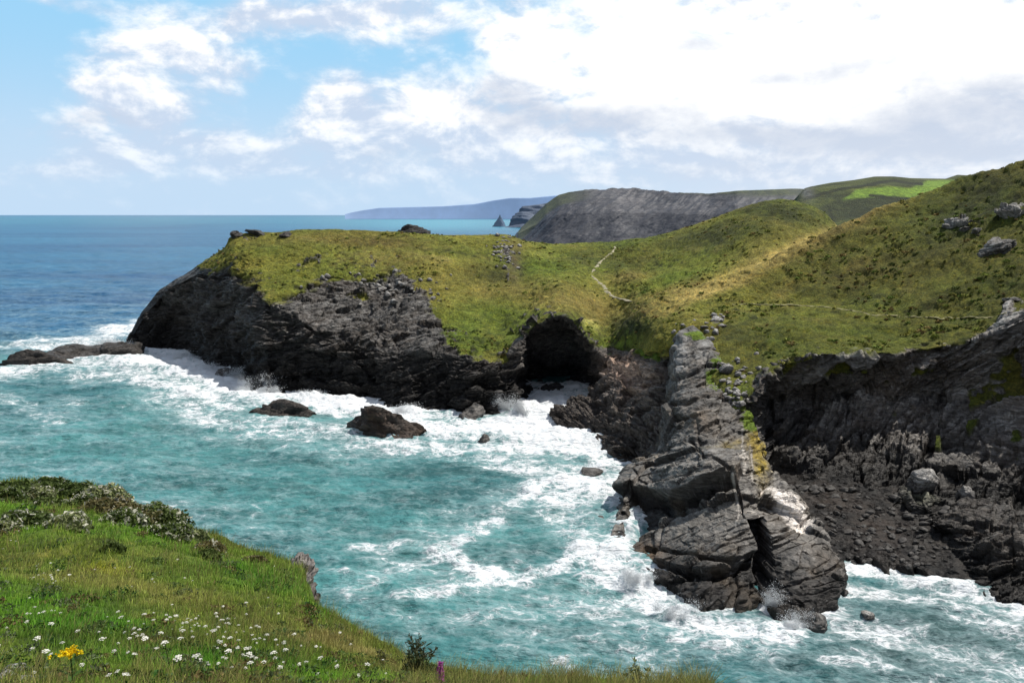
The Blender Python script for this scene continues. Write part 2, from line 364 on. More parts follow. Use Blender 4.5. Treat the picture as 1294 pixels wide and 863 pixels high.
# scattered stones just above the strata of the headland
g = g-2.2*sstep(.25, .4, fbm(P0*np.array([.8, .8, 2.5]), .28, 3, 76))*sstep(45, 10, rt-V)*(U < 700)
Gm = sstep(.3, .7, g)
Gm = Gm*(P0[..., 2] > 5)
beach = sstep(6.5, 4.5, P0[..., 2])*sstep(960, 985, U)*(U > 900)
dr, (l1, rid) = rock_disp(P0+np.stack([P0[..., 0]*0, P0[..., 0]*0, -.5*np.maximum(0, P0[..., 0]-52)*sstep(230, 215, P0[..., 1])], -1), n=(-.22, .1, .95), big=2.6, mid=1.0, small=.5, blocks=1.3)
far = np.clip(P0[..., 1]/250, .6, 1.5)
gd = 1.5*fbm(P0, .09, 4, 81)+.55*far*fbm(P0, .5, 4, 82, .6)+3.2*fbm(P0, .03, 3, 83)-.5*sstep(.05, .35, fbm(P0*np.array([1, 1, 2.2]), .16, 4, 87, .65))+.5*fbm(P0, .25, 4, 89, .7)
sk = 1-.65*sstep(8, 0, np.abs(P0-L9[:, None, :])[..., 2]+np.abs(P0-L9[:, None, :])[..., 1]*.1)
_past = (np.arange(P0.shape[1]) > 258)[None, :]
dr = np.where(_past, dr*(.3+.45*sstep(620, 580, U)), dr)
disp = mix(dr*.95, gd*sk, Gm)
disp = np.where(_past & (U < 330), disp*np.clip((L9[:, 2]-L4[:, 2])/14, .12, 1)[:, None], disp)
disp = mix(disp, .35*fbm(P0, .5, 4, 84)+.25*sstep(.1, .5, fbm(P0, .9, 2, 85)), beach)
steepn = N0.copy()
P = P0+N0*disp[..., None]
# low shore-level terraces under the cliffs keep their feet wet
N = gnormals(P)
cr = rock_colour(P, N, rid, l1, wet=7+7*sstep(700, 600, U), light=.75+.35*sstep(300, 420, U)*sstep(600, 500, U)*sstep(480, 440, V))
cg = grass_colour(P)
for (a, b, c_, d_, e_, s_, cc) in TINT: cg = mix(cg, cc, np.clip(ell(U, V, (a, b, c_, d_, e_, s_))*(1+.8*fbm(P, .2, 3, 77)), 0, 1))
hill = sstep(840, 1000, U)*(1-sstep(.0, 22, 0))  # right hill a little duller than the headland
cg = cg*(1-.22*sstep(860, 1000, U)*sstep(262, 255, P[..., 1])-.16*sstep(1080, 1250, U))[..., None]*(1+.75*fbm(P, .35, 5, 90, .7)+.35*fbm(P, .05, 3, 94))[..., None]
gul = ell(U, V, (790, 465, 30, 20, 0, 1))
cr = mix(cr, np.array([.42, .30, .23]), np.clip(gul*.8, 0, 1))
sand = mix(np.array([.055, .047, .041]), np.array([.02, .019, .019]), sstep(-.1, .25, fbm(P, .25, 4, 86)))
sand = mix(sand, np.array([.105, .080, .065]), np.clip(ell(U, V, (1050, 630, 40, 14, 10, .8))+ell(U, V, (1110, 670, 34, 22, 20, .9)), 0, 1)*.9)
cr = mix(cr, sand, beach)
cavew = w*0
cr = cr*(.82+.85*sstep(965, 1000, U)*sstep(9, 15, P[..., 2])-.35*sstep(965, 1000, U)*sstep(11, 7, P[..., 2]))[..., None]  # cove wall colour raised to lift its shadow; rubble at its base darkened
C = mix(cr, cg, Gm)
cave = sstep(662, 676, U)*(1-sstep(745, 760, U))*sstep(P[..., 1]*0+261, P[..., 1]*0+268, P[..., 1])*(P[..., 2] < 26)
C = mix(C, C*2.2+.03, cave*.9*(V > 404))  # cave interior painted lighter to make up for the little light inside
LAND = land_material('rock_and_turf')
TT('head');me = mesh_from('headland', P, gridfaces(*P.shape[:2]), LAND, C, {'grass': Gm})
tag(link('headland', me), kind='structure')
SURF_U, SURF_V = project(P); SURF_P = P
def drape(u, v, dz=0.0):
    m = (np.abs(SURF_U-u) < 2.5) & (np.abs(SURF_V-v) < 2.5)
    if not m.any(): m = (np.abs(SURF_U-u) < 8) & (np.abs(SURF_V-v) < 8)
    q = SURF_P[m]; i = np.argmin(q[:, 1]+0.0); near = q[q[:, 1] < q[i, 1]+6]
    p = near[np.argmin([abs(project(k)[0]-u)+abs(project(k)[1]-v) for k in near[:200]])].copy(); p[2] += dz
    return p

# ---- rocky promontory (the long rib that runs out into the water)
RB = [(768, 696), (778, 706), (790, 710), (812, 714), (835, 728), (860, 748), (880, 764), (915, 768), (940, 762), (958, 752), (972, 760), (985, 776), (1010, 778), (1035, 774), (1050, 762), (1060, 742), (1070, 728)]
RT = [(768, 688, 139), (778, 662, 145), (790, 622, 155), (806, 600, 163), (822, 588, 166), (838, 560, 172), (846, 500, 184), (852, 455, 194), (862, 428, 201), (880, 420, 203), (900, 436, 198), (918, 462, 189), (933, 490, 178), (945, 510, 169), (958, 545, 158), (968, 570, 152), (975, 598, 145), (1000, 622, 140), (1015, 640, 137), (1030, 656, 134), (1045, 680, 130), (1060, 702, 126), (1070, 722, 121)]
# cliff brow of the seaward block
RM = [(768, 693, 138), (782, 688, 138), (810, 680, 138), (840, 668, 137), (880, 655, 134), (915, 648, 132), (940, 655, 129), (970, 668, 127), (1000, 680, 125), (1030, 694, 123), (1050, 706, 122), (1070, 725, 120)]
RC = [(768, 691, 138.5), (780, 675, 142), (805, 640, 148), (830, 612, 156), (860, 590, 152), (900, 585, 145), (940, 600, 140), (970, 640, 134), (1000, 650, 132), (1030, 674, 129), (1050, 692, 126), (1070, 723, 120.5)]
ur = np.arange(769, 1069, .5)
B = lineP(RB, ur); j = perlin(np.stack([ur, ur*0, ur*0], -1), .07, 25)*1.2; B[:, 1] += j
Mi = lineP(RM, ur); Cc = lineP(RC, ur); T = lineP(RT, ur)
B0 = B.copy(); B0[:, 1] -= 1.5; B0[:, 2] = -5
fl = B*.35+Mi*.65; fl[:, 1] -= 1.2
back1 = T+np.array([0, 3.5, -3.]); back2 = T.copy(); back2[:, 1] += 12; back2[:, 2] = np.minimum(T[:, 2]-14, -4)
wj = sstep(850, 862, ur)*(1-sstep(922, 935, ur))   # where the rib grows out of the hillside
back1 = mix(back1, T+np.array([0, 4, 1.5]), wj); back2 = mix(back2, T+np.array([0, 14, -4.]), wj)
q = .5*Cc+.5*T
P0 = loft([B0, B, fl, Mi, Cc, q, T, back1, back2], [6, 70, 60, 60, 110, 110, 8, 20], 3, 2)
N0 = gnormals(P0)
U, V = project(P0)
dr, (l1, rid) = rock_disp(P0, n=(-.38, .25, .90), big=.5, mid=.22, small=.16, blocks=.62, seed=100, s=.62, groove=.42)
push = np.zeros(U.shape)
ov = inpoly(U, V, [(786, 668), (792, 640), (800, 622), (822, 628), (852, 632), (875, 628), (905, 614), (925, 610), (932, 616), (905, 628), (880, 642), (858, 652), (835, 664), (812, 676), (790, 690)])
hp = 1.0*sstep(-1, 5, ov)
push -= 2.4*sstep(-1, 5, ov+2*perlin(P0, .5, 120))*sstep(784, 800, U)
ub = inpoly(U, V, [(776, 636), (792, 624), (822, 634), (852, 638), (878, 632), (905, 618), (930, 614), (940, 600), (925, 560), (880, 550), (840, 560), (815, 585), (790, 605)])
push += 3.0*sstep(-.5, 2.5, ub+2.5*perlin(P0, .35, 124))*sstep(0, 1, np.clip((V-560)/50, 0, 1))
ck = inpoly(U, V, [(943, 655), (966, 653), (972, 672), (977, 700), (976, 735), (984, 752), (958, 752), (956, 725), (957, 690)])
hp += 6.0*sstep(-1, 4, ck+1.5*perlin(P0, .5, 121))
fs = segdist(U, V, [(815, 690), (850, 700), (890, 708), (925, 712), (950, 700)]); push -= 1.2*sstep(4, 0, fs+2*perlin(P0, .4, 122))
fs = segdist(U, V, [(800, 700), (830, 716), (870, 728), (905, 725), (945, 712)]); push -= 2.2*sstep(7, 0, fs+2*perlin(P0, .4, 123))
fs = segdist(U, V, [(875, 560), (900, 590), (930, 612), (940, 650)]); push -= .9*sstep(3, 0, fs)
push += 1.0*ell(U, V, (885, 532, 22, 12, 0, 1))+.8*ell(U, V, (890, 556, 20, 6, 0, 1))
# stepped slabs on the upper rib
slab = (V > 415) & (V < 530) & (U > 845) & (U < 912)
st = np.abs(((V-400+16*fbm(P0, .12, 2, 140)+.25*(U-880))/19.0) % 1-.5)*2
push += np.where(slab, .6*sstep(.15, .5, st)-.3, 0)*sstep(415, 430, V)*sstep(530, 515, V)
edge = .35+.65*sstep(0, 6, np.minimum(ur-769, 1068-ur))[:, None]
edge = edge*(1-.75*wj[:, None]*sstep(26, 4, V-np.interp(U, [t_[0] for t_ in RT], [t_[1] for t_ in RT])))
P = P0+N0*((dr*.75)*edge+push)[..., None]+np.array([0, 1., 0])*hp[..., None]
N = gnormals(P)
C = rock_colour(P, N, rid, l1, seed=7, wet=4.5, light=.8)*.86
C = mix(C, np.array([.22, .205, .185]), np.clip(sstep(.25, .7, N[..., 2])*sstep(745, 640, V)*.75*(1+fbm(P, .5, 3, 130)), 0, .8))  # up-facing rib rock painted lighter grey to look lit
C = mix(C, np.array([.48, .47, .45]), np.clip((ell(U, V, (859, 455, 9, 36, 4, 1.1))+ell(U, V, (905, 405, 13, 8, 0, 1.2))+ell(U, V, (890, 440, 9, 20, 20, .6)))*(1+2.0*fbm(P, .45, 3, 131)), 0, .9)*sstep(-.4, .1, N[..., 2]))
C = mix(C, np.array([.30, .22, .15]), ell(U, V, (885, 535, 24, 14, 0, .7))*.8)
C = mix(C, np.array([.34, .25, .035]), np.clip((ell(U, V, (958, 565, 10, 38, -8, 1.5))+.5*ell(U, V, (925, 560, 26, 6, -20, 1)))*(1+1.6*fbm(P, .6, 3, 132)), 0, .95))
C = mix(C, np.array([.78, .72, .66]), sstep(-3, 2, inpoly(U, V, [(962, 618), (995, 625), (1012, 640), (1026, 660), (1024, 668), (998, 666), (990, 645), (975, 632)])+5*fbm(P, .5, 3, 133))*.95)
for pl in ([(928, 612), (932, 640), (930, 665)], [(930, 640), (955, 644), (965, 655)], [(938, 540), (940, 600)], [(928, 575), (946, 580)], [(950, 560), (950, 610)]):
    C = mix(C, np.array([.55, .50, .44]), sstep(2.2, .6, segdist(U, V, pl)+1.2*perlin(P, .9, 134))*.8)
C = mix(C, np.array([.012, .011, .012]), np.clip(sstep(-1, 4, ck)*.9+sstep(-1, 5, ov)*.8, 0, 1))  # shade of the crack and overhang painted in as near black
C = mix(C, np.array([.10, .06, .03]), ell(U, V, (820, 695, 26, 14, 25, .8)))
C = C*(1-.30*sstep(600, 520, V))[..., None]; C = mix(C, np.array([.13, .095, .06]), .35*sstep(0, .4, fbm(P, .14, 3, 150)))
Gr = np.clip(ell(U, V, (950, 530, 14, 16, 0, 1.4))+ell(U, V, (915, 465, 22, 36, 30, 1.2))*(fbm(P, .4, 3, 135) > -.12)+ell(U, V, (880, 424, 22, 7, 0, .9)), 0, 1)
Gr = sstep(.45, .7, Gr+.5*fbm(P, .5, 3, 136)); C = mix(C, GREEN*1.0, Gr)
RIBM = land_material('slab_rock', 1.1, rot=(.2, -.38, .1), rockbump=.7)
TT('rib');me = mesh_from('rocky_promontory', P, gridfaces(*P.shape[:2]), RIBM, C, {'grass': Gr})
tag(link('rocky_promontory', me), 'long grey slabby rock promontory running down from the hillside into the surf', 'promontory')
RIB_P = P

# ---- spur of rock left of the rib, below the reddish scar
SB = [(694, 527), (705, 532), (720, 541), (738, 548), (755, 560), (770, 566), (783, 577), (800, 584), (830, 603), (900, 610)]
ST = [(694, 524, 229), (703, 515, 231), (715, 508, 233), (735, 500, 236), (752, 490, 240), (762, 468, 244), (772, 452, 244), (790, 450, 238), (830, 442, 220), (855, 450, 210), (900, 460, 200)]
ur = np.arange(695, 880, .6)
B = lineP(SB, ur); B[:, 1] += 1.5*perlin(np.stack([ur, ur*0, ur*0], -1), .09, 35)
T = lineP(ST, ur); B0 = B+np.array([0, -2, -5.])
m1 = B*.66+T*.34; m1[:, 2] += 1.5; m2 = B*.3+T*.7; m2[:, 2] += 1.
back = T.copy(); back[:, 1] += 10; back[:, 2] -= 12
P0 = loft([B0, B, m1, m2, T, T+np.array([0, 2.5, -1]), back], [6, 60, 60, 50, 6, 12], 3, 2)
N0 = gnormals(P0); U, V = project(P0)
dr, (l1, rid) = rock_disp(P0, n=(.5, .2, .85), big=1.4, mid=1.1, small=.5, blocks=1.1, seed=200, s=1.1)
edge = .3+.7*sstep(0, 8, np.minimum(ur-695, 880-ur))[:, None]
P = P0+N0*(dr*.9*edge)[..., None]; N = gnormals(P)
C = rock_colour(P, N, rid, l1, seed=17, wet=6, light=.6)
C = mix(C, np.array([.13, .10, .08]), .35)
C = mix(C, np.array([.55, .38, .28]), np.clip((ell(U, V, (785, 462, 34, 16, 10, 1.5))+ell(U, V, (800, 490, 22, 14, 0, .45)))*(1+1.6*fbm(P, .3, 3, 231)), 0, .85))
Gr = sstep(.4, .7, ell(U, V, (825, 447, 30, 9, 0, 1.1))+.4*fbm(P, .3, 3, 232)); C = mix(C, GREEN, Gr)
me = mesh_from('rock_spur', P, gridfaces(*P.shape[:2]), LAND, C, {'grass': Gr})
tag(link('rock_spur', me), 'dark brown rock spur with reddish top between the sea cave and the slabby promontory', 'rock spur')
SPUR_P = P

# ---- low dark ledge on the right of the beach
KB = [(1128, 648), (1150, 668), (1175, 690), (1200, 712), (1230, 735), (1250, 750), (1294, 768), (1450, 800)]
KT = [(1128, 640, ('z', 3.5)), (1145, 618, ('z', 6)), (1165, 612, ('z', 7)), (1185, 625, ('z', 6)), (1215, 634, ('z', 6)), (1294, 640, ('z', 7)), (1450, 655, ('z', 7))]
ur = np.arange(1129, 1450, .7)
B = lineP(KB, ur); B[:, 1] += 1.5*perlin(np.stack([ur, ur*0, ur*0], -1), .09, 45)
T = lineP(KT, ur); B0 = B+np.array([0, -2, -4.])
m1 = B*.6+T*.4; m1[:, 2] += 2.2
back = T+np.array([0, 7, -7.])
P0 = loft([B0, B, m1, T, T+np.array([0, 2.5, -.8]), back], [6, 60, 60, 6, 12], 3, 2)
N0 = gnormals(P0); U, V = project(P0)
dr, (l1, rid) = rock_disp(P0, n=(-.3, .3, .85), big=1.6, mid=.9, small=.45, blocks=1.2, seed=300, s=1.3)
edge = .3+.7*sstep(0, 8, ur-1129)[:, None]
P = P0+N0*(dr*.9*edge)[..., None]; N = gnormals(P)
C = rock_colour(P, N, rid, l1, seed=27, wet=3.5, light=.5)*.6
C = mix(C, np.array([.20, .20, .14]), ell(U, V, (1165, 622, 20, 12, 0, .8)))
me = mesh_from('rock_ledge', P, gridfaces(*P.shape[:2]), LAND, C, {'grass': U*0})
tag(link('rock_ledge', me), 'low dark rock ledge on the right side of the shingle beach', 'rock ledge')

# ------------------------------------------------------------------ distance
def far_sheet(name, top, bot, nr, colour, grassf, seed, rock=(-.1, .1, .95), sc_=.25, hz=.2, du=1.0, hzc=(.30, .40, .55), back=(0, 150, -60), amp=1.0, bow=0.0, blk=.6, rb=.8, rot=(0.12, -0.16, 0.3)):
    u0, u1 = top[0][0], top[-1][0]
    ur = np.arange(u0, u1+.01, du)
    T = lineP(top, ur); B = lineP(bot, ur); mid = .5*T+.5*B; mid[:, 2] += bow; mid[:, 1] -= bow*.5
    P0 = loft([B, mid, T, T+np.array(back)*.3, T+np.array(back, float)], nr+[8, 10], 2, 2)
    N0 = gnormals(P0); U, V = project(P0)
    dr, (l1, rid) = rock_disp(P0, n=rock, seed=seed, s=sc_, blocks=blk, groove=.1)
    g = grassf(U, V, P0, N0)
    e = .2+.8*sstep(0, 6, np.minimum(ur-u0, u1-ur))[:, None]
    P = P0+N0*(mix(dr*.5, 2.0*amp*fbm(P0, .02, 4, seed+4), g)*amp*e)[..., None]; N = gnormals(P)
    C = colour(U, V, P, N, g, rid, l1)
    return mesh_from(name, P, gridfaces(*P.shape[:2]), land_material(name+'_surface', sc_*.6, hz=hz, hzc=hzc, rockbump=rb, rot=rot), C, {'grass': g})
def colE(U, V, P, N, g, rid, l1):
    k = fbm(P*np.array([2.2, 1.5, .45]), .02, 5, 401, .65)
    r = mix(np.array([.038, .034, .034]), np.array([.095, .085, .078]), np.clip(.45+1.1*k, 0, 1))
    r = mix(r, np.array([.19, .17, .155]), np.clip(ell(U, V, (795, 262, 30, 28, 0, .7)), 0, 1)*np.clip(.5+2*fbm(P*np.array([2, 1, .5]), .03, 3, 402), 0, 1))
    gr = mix(np.array([.075, .095, .03]), np.array([.11, .12, .04]), np.clip(.5+fbm(P, .02, 3, 403), 0, 1))
    return mix(r, gr, g)
E_T = [(650, 298, 1500), (660, 286, 1480), (675, 272, 1450), (690, 257, 1430), (706, 246, 1420), (720, 242, 1410), (740, 239, 1400), (775, 237, 1400), (800, 238, 1400), (830, 241, 1380), (860, 243, 1350), (895, 244, 1330), (930, 241, 1300), (960, 239.5, 1300), (1000, 238, 1300), (1060, 240, 1300), (1130, 244, 1300)]
E_B = [(650, 314, 1340), (700, 316, 1280), (800, 318, 1240), (900, 318, 1200), (1000, 320, 1150), (1130, 320, 1150)]
def gE(U, V, P, N):
    tv = np.interp(U, [t[0] for t in E_T], [t[1] for t in E_T])
    return np.clip(sstep(4, 0, V-tv+2*fbm(P, .03, 3, 404))*.8*(U > 860)+sstep(3, -3, (V-tv)-14+5*fbm(P, .02, 3, 405))*(U < 760)*sstep(760, 700, U)*(U > 655)+ell(U, V, (980, 244, 60, 5, 0, 1)), 0, 1)
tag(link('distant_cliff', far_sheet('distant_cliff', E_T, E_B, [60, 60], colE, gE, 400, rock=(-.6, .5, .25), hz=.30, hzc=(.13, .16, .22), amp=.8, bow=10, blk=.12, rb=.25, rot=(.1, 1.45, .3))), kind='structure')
def colD(U, V, P, N, g, rid, l1):
    gr = mix(np.array([.10, .12, .03]), np.array([.05, .06, .02]), np.clip(.5+1.6*fbm(P, .03, 4, 411), 0, 1))
    field = sstep(-2, 1.5, inpoly(U, V, [(1064, 254), (1082, 241), (1118, 236), (1150, 238), (1172, 229), (1206, 228), (1196, 240), (1162, 251), (1130, 247), (1095, 250)])+1.2*fbm(P, .05, 2, 412))
    gr = mix(gr, np.array([.19, .31, .04]), field)
    low = sstep(-2, 2, inpoly(U, V, [(1035, 262), (1060, 252), (1110, 248), (1160, 252), (1150, 262), (1090, 275), (1050, 282)])+2*fbm(P, .06, 3, 413))
    gr = mix(gr, np.array([.035, .042, .016]), low*.8)
    for pl in ([(1024, 250), (1060, 240), (1105, 233)], [(1105, 232), (1130, 228), (1150, 232), (1165, 233)], [(1100, 247), (1140, 253), (1175, 248)], [(1048, 262), (1052, 282)]):
        gr = mix(gr, np.array([.03, .035, .012]), sstep(3, 1, segdist(U, V, pl)+1.5*perlin(P, .15, 414)))
    return mix(np.array([.10, .095, .09])*(1+.8*fbm(P, .06, 3, 415))[..., None], gr, g)
D_T = [(1002, 262, 640), (1009, 246, 640), (1016, 239, 640), (1024, 236, 640), (1050, 231, 650), (1080, 227, 660), (1105, 223, 660), (1130, 223, 670), (1150, 225, 690), (1195, 226, 700), (1210, 221, 700), (1230, 222, 700), (1260, 230, 700)]
D_B = [(1002, 290, 430), (1060, 300, 420), (1120, 300, 420), (1260, 300, 420)]
def gD(U, V, P, N): return 1-.75*np.clip(ell(U, V, (1020, 245, 9, 9, 0, 1.2)), 0, 1)
tag(link('field_hill', far_sheet('field_hill', D_T, D_B, [70, 80], colD, gD, 420, sc_=.5, hz=.05, hzc=(.25, .3, .35), amp=.55, bow=10)), kind='structure')
def colH(c):
    return lambda U, V, P, N, g, rid, l1: np.ones(U.shape)[..., None]*np.array(c)*(1+.5*fbm(P, .004, 3, 431))[..., None]
g0 = lambda U, V, P, N: U*0
F_T = [(638, 287.3, 3900), (646, 281, 3950), (652, 268, 4000), (660, 260, 4000), (690, 257, 4000), (760, 255, 4000)]
F_B = [(638, 288.2, 3880), (760, 290, 3700)]
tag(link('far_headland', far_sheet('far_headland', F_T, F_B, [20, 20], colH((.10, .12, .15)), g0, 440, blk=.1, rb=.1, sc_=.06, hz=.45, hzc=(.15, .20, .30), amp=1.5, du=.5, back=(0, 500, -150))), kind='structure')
G_T = [(436, 270.5, 12000), (445, 268, 12000), (460, 265, 12000), (480, 262, 12000), (520, 261, 12000), (560, 260, 12000), (600, 257, 12000), (625, 252, 12000), (645, 249, 12000), (670, 249, 12000), (700, 246, 12000), (760, 244, 12000)]
G_B = [(436, 272.8+4.2, 11900), (760, 277, 11900)]
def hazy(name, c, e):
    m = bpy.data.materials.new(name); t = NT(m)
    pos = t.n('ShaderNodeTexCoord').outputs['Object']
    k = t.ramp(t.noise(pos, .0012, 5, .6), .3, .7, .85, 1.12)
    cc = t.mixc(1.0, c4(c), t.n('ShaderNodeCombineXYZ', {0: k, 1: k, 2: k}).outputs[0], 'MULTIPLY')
    p = t.n('ShaderNodeBsdfPrincipled', {'Base Color': cc, 'Roughness': 1.0, 'Specular IOR Level': 0.0, 'Emission Color': cc, 'Emission Strength': e})  # haze is baked into the colour, with a faint glow added
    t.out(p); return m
_rd = rock_disp
rock_disp = lambda P, **k: (P[..., 0]*0, (P[..., 0]*0, P[..., 0]*0))
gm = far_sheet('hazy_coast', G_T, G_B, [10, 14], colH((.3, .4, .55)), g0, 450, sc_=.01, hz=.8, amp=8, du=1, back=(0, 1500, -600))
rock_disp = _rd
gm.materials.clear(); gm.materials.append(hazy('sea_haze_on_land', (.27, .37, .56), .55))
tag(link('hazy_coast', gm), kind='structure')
G2_T = [(130, 271.3, 26000), (160, 270.6, 26000), (230, 270.4, 26000), (300, 270.8, 26000), (330, 271.6, 26000)]
# ---- rocks as things
def icos(n):
    import bmesh
    bm = bmesh.new(); bmesh.ops.create_icosphere(bm, subdivisions=n, radius=1)
    V = np.array([v.co[:] for v in bm.verts]); Fc = np.array([[v.index for v in f.verts] for f in bm.faces]); bm.free(); return V, Fc
ICO = {n: icos(n) for n in (3, 4, 5, 6)}
def rock_mesh(name, seed, sub=5, size=(1, 1, 1), mat=None, tone=1.0, cuts=14, rough=.16, brown=0.0, pale=.3, wet=None, strata=(.0, .1, 1)):
    V, Fc = ICO[sub]; r = np.random.default_rng(seed)
    P = V.copy()
    for i in range(cuts):
        n = r.normal(size=3); n /= np.linalg.norm(n); d = r.uniform(.52, .85)
        k = np.maximum(P@n-d, 0); P = P-k[:, None]*n*.92
    P = P*np.array(size); s = 1/max(size)
    n_ = P/np.linalg.norm(P, axis=1, keepdims=True)
    dd, (l1, rid) = rock_disp(P*s*9, n=strata, seed=seed, big=.6, mid=.9, small=.5, blocks=.9)
    P = P+n_*(dd*rough/s/2.2)[:, None]*np.array([1, 1, .8])
    k = fbm(P*s*6, .5, 4, seed+1)
    C = mix(DARK, GREY*1.3, np.clip(.45+.8*k+.3*l1, 0, 1)); C = mix(C, np.array([.09, .055, .035]), brown*np.clip(.7+k, 0, 1))
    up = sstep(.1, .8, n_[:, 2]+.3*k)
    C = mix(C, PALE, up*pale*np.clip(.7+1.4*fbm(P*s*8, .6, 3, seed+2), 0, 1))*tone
    if wet is not None: C = mix(C, np.array([.012, .011, .010]), sstep(wet+.4*max(size)*.5, wet, P[:, 2]+.15*size[2]*k)*.85)
    return mesh_from(name, P, Fc, mat or LAND, C, {'grass': np.zeros(len(P))})
BOULM = land_material('boulder_rock', 3.0, rockbump=.8)
def sea_rock(name, u, v, w, h, seed, label, cat, group=None, d=None, tilt=0, sink=.25, **kw):
    """a rock whose waterline centre is seen at (u,v); w,h in metres"""
    Y = float(seaY(v)); p = at(u, v, Y)
    me = rock_mesh(name, seed, size=(w/2, (d or w)/2, h), sub=kw.pop('sub', 5), **kw)
    o = link(name, me, loc=(p[0], p[1]+(d or w)*.25, -h*sink+0.0)); o.rotation_euler = (0, R(tilt), R(random.uniform(-15, 15)))
    return tag(o, label, cat, group)
sea_rock('sea_rock', 350, 525, 27, 9.0, 11, 'dark pointed sea rock in the surf, left of the two off the headland', 'sea rock', d=15, brown=.5, pale=.0, tone=.6, tilt=6)
sea_rock('sea_rock', 487, 551, 35, 9.5, 15, 'flat-topped brown sea rock in the surf, right of the two off the headland', 'sea rock', d=18, brown=1.0, pale=.02, tone=.7, tilt=4)
sea_rock('reef_rock', 45, 459, 36, 9.5, 13, 'outermost dark reef rock standing in the foam, far left', 'reef rock', d=15, brown=.3, pale=.0, tone=.5)
sea_rock('reef_rock', 88, 453, 26, 6.5, 14, 'small reef rock right beside the outermost one, water pouring off', 'reef rock', brown=.2, pale=.0, tone=.5)
sea_rock('reef_rock', 122, 450, 28, 7.5, 18, 'reef rock midway between the outermost rock and the headland', 'reef rock', brown=.2, pale=.0, tone=.5)
sea_rock('reef_rock', 153, 448, 28, 9, 16, 'reef rock joining the foot of the headland cliff', 'reef rock', brown=.2, pale=.0, tone=.5)
sea_rock('shore_rock', 283, 478, 12, 5.5, 31, 'dark shore rock under the cliff where the spray bursts highest', 'shore rock', pale=.03)
sea_rock('shore_rock', 318, 489, 13, 6, 32, 'shore rock at the dark cliff foot just behind the pointed sea rock', 'shore rock', pale=.03)
sea_rock('shore_rock', 596, 527, 9, 5, 33, 'shore rock at the cliff foot left of the cave inlet', 'shore rock', pale=.03)
sea_rock('sea_rock', 612, 556, 3.5, 1.8, 21, 'tiny black rock alone in the white foam below the cave', 'sea rock', pale=.0)
sea_rock('sea_rock', 760, 658, 2.2, 1.2, 22, 'smaller of two black rocks awash left of the promontory', 'sea rock', pale=.0)
sea_rock('sea_rock', 771, 664, 3.0, 1.1, 23, 'larger of two black rocks awash left of the promontory', 'sea rock', pale=.0)
sea_rock('sea_rock', 747, 597, 6, .9, 24, 'smooth grey rock barely breaking the foam left of the promontory', 'sea rock', pale=.4)
sea_rock('sea_rock', 800, 609, 5, 1.0, 27, 'flat grey rock awash beside the left shoulder of the promontory', 'sea rock', pale=.3)
sea_rock('sea_rock', 1034, 792, 4.6, 2.4, 25, 'squat black boulder in the surf at the front of the promontory', 'sea rock', pale=.0, sub=5)
sea_rock('sea_rock', 1062, 752, 3.6, 3.0, 26, 'upright black boulder against the right flank of the promontory', 'sea rock', pale=.0)
sea_rock('sea_rock', 1098, 778, 2.2, 1.0, 28, 'pale rounded rock awash in the cove', 'sea rock', pale=1.0, tone=1.3)
# sea stack and island far behind
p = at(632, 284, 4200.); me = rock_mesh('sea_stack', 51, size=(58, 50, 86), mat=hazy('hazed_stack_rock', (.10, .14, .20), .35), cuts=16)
_v = np.zeros(len(me.vertices)*3, np.float32); me.vertices.foreach_get('co', _v); _v = _v.reshape(-1, 3); _k = np.clip(1.2-.0135*_v[:, 2], .15, 1.3); _v[:, :2] *= _k[:, None]; me.vertices.foreach_set('co', _v.ravel()); tag(link('sea_stack', me, loc=(p[0], p[1], -22)), 'pointed sea stack far out beside the distant headland', 'sea stack')
p = at(515, 292, 520.); me = rock_mesh('offshore_islet', 53, size=(17, 9, 9), mat=LAND, tone=.45, cuts=10, pale=.0)
tag(link('offshore_islet', me, loc=(p[0], p[1], 44.5)), 'dark knobbly rock showing just behind the headland turf', 'rock')
# boulders on land
def boulder(name, u, v, w, seed, label, cat='boulder', h=.6, surf=None, group=None, up=.12, rg=.12, **kw):
    q = drape(u, v) if surf is None else surf(u, v)
    me = rock_mesh(name, seed, size=(w/2, w/2*kw.pop('dep', .8), w/2*h), sub=kw.pop('sub', 4), mat=BOULM, rough=rg, **kw)
    o = link(name, me, loc=(q[0], q[1], q[2]+w*h*up)); o.rotation_euler = (R(random.uniform(-12, 12)), R(random.uniform(-20, 20)), random.uniform(0, 6))
    return tag(o, label, cat, group)
def on(S):
    SU, SV = project(S)
    def f(u, v):
        m = (np.abs(SU-u) < 3) & (np.abs(SV-v) < 3); q = S[m]; return q[np.argmin(q[:, 1])].copy()
    return f
onrib, onspur = on(RIB_P), on(SPUR_P)
o = boulder('boulder', 1260, 312, 13, 61, 'big tilted dark boulder jutting from the right hillside', h=.62, pale=.55, tone=.95, sub=6, up=-.1, rg=.22, cuts=24); o.rotation_euler = (0, R(-32), 0)
o = boulder('crag', 1216, 282, 11, 62, 'tall pale crag on the hillside left of the big tilted boulder', 'crag', h=1.2, pale=.7, sub=6, up=-.22, rg=.4, cuts=24)
boulder('crag', 1284, 268, 12, 63, 'craggy outcrop at the right edge above the big tilted boulder', 'crag', h=1.3, pale=.6, sub=6, up=-.22, rg=.4, cuts=24)
boulder('crag', 1236, 292, 6, 64, 'small crag between the tall pale crag and the big tilted boulder', 'crag', h=1, pale=.5, sub=5, up=-.2, rg=.35)
boulder('boulder', 958, 494, 4.6, 65, 'largest pale boulder on the turf right of the promontory crest', pale=1.1, h=.7, sub=5)
boulder('boulder', 919, 468, 4.2, 66, 'dark blocky boulder with pale top near the promontory crest', pale=.8, h=.6, sub=5)
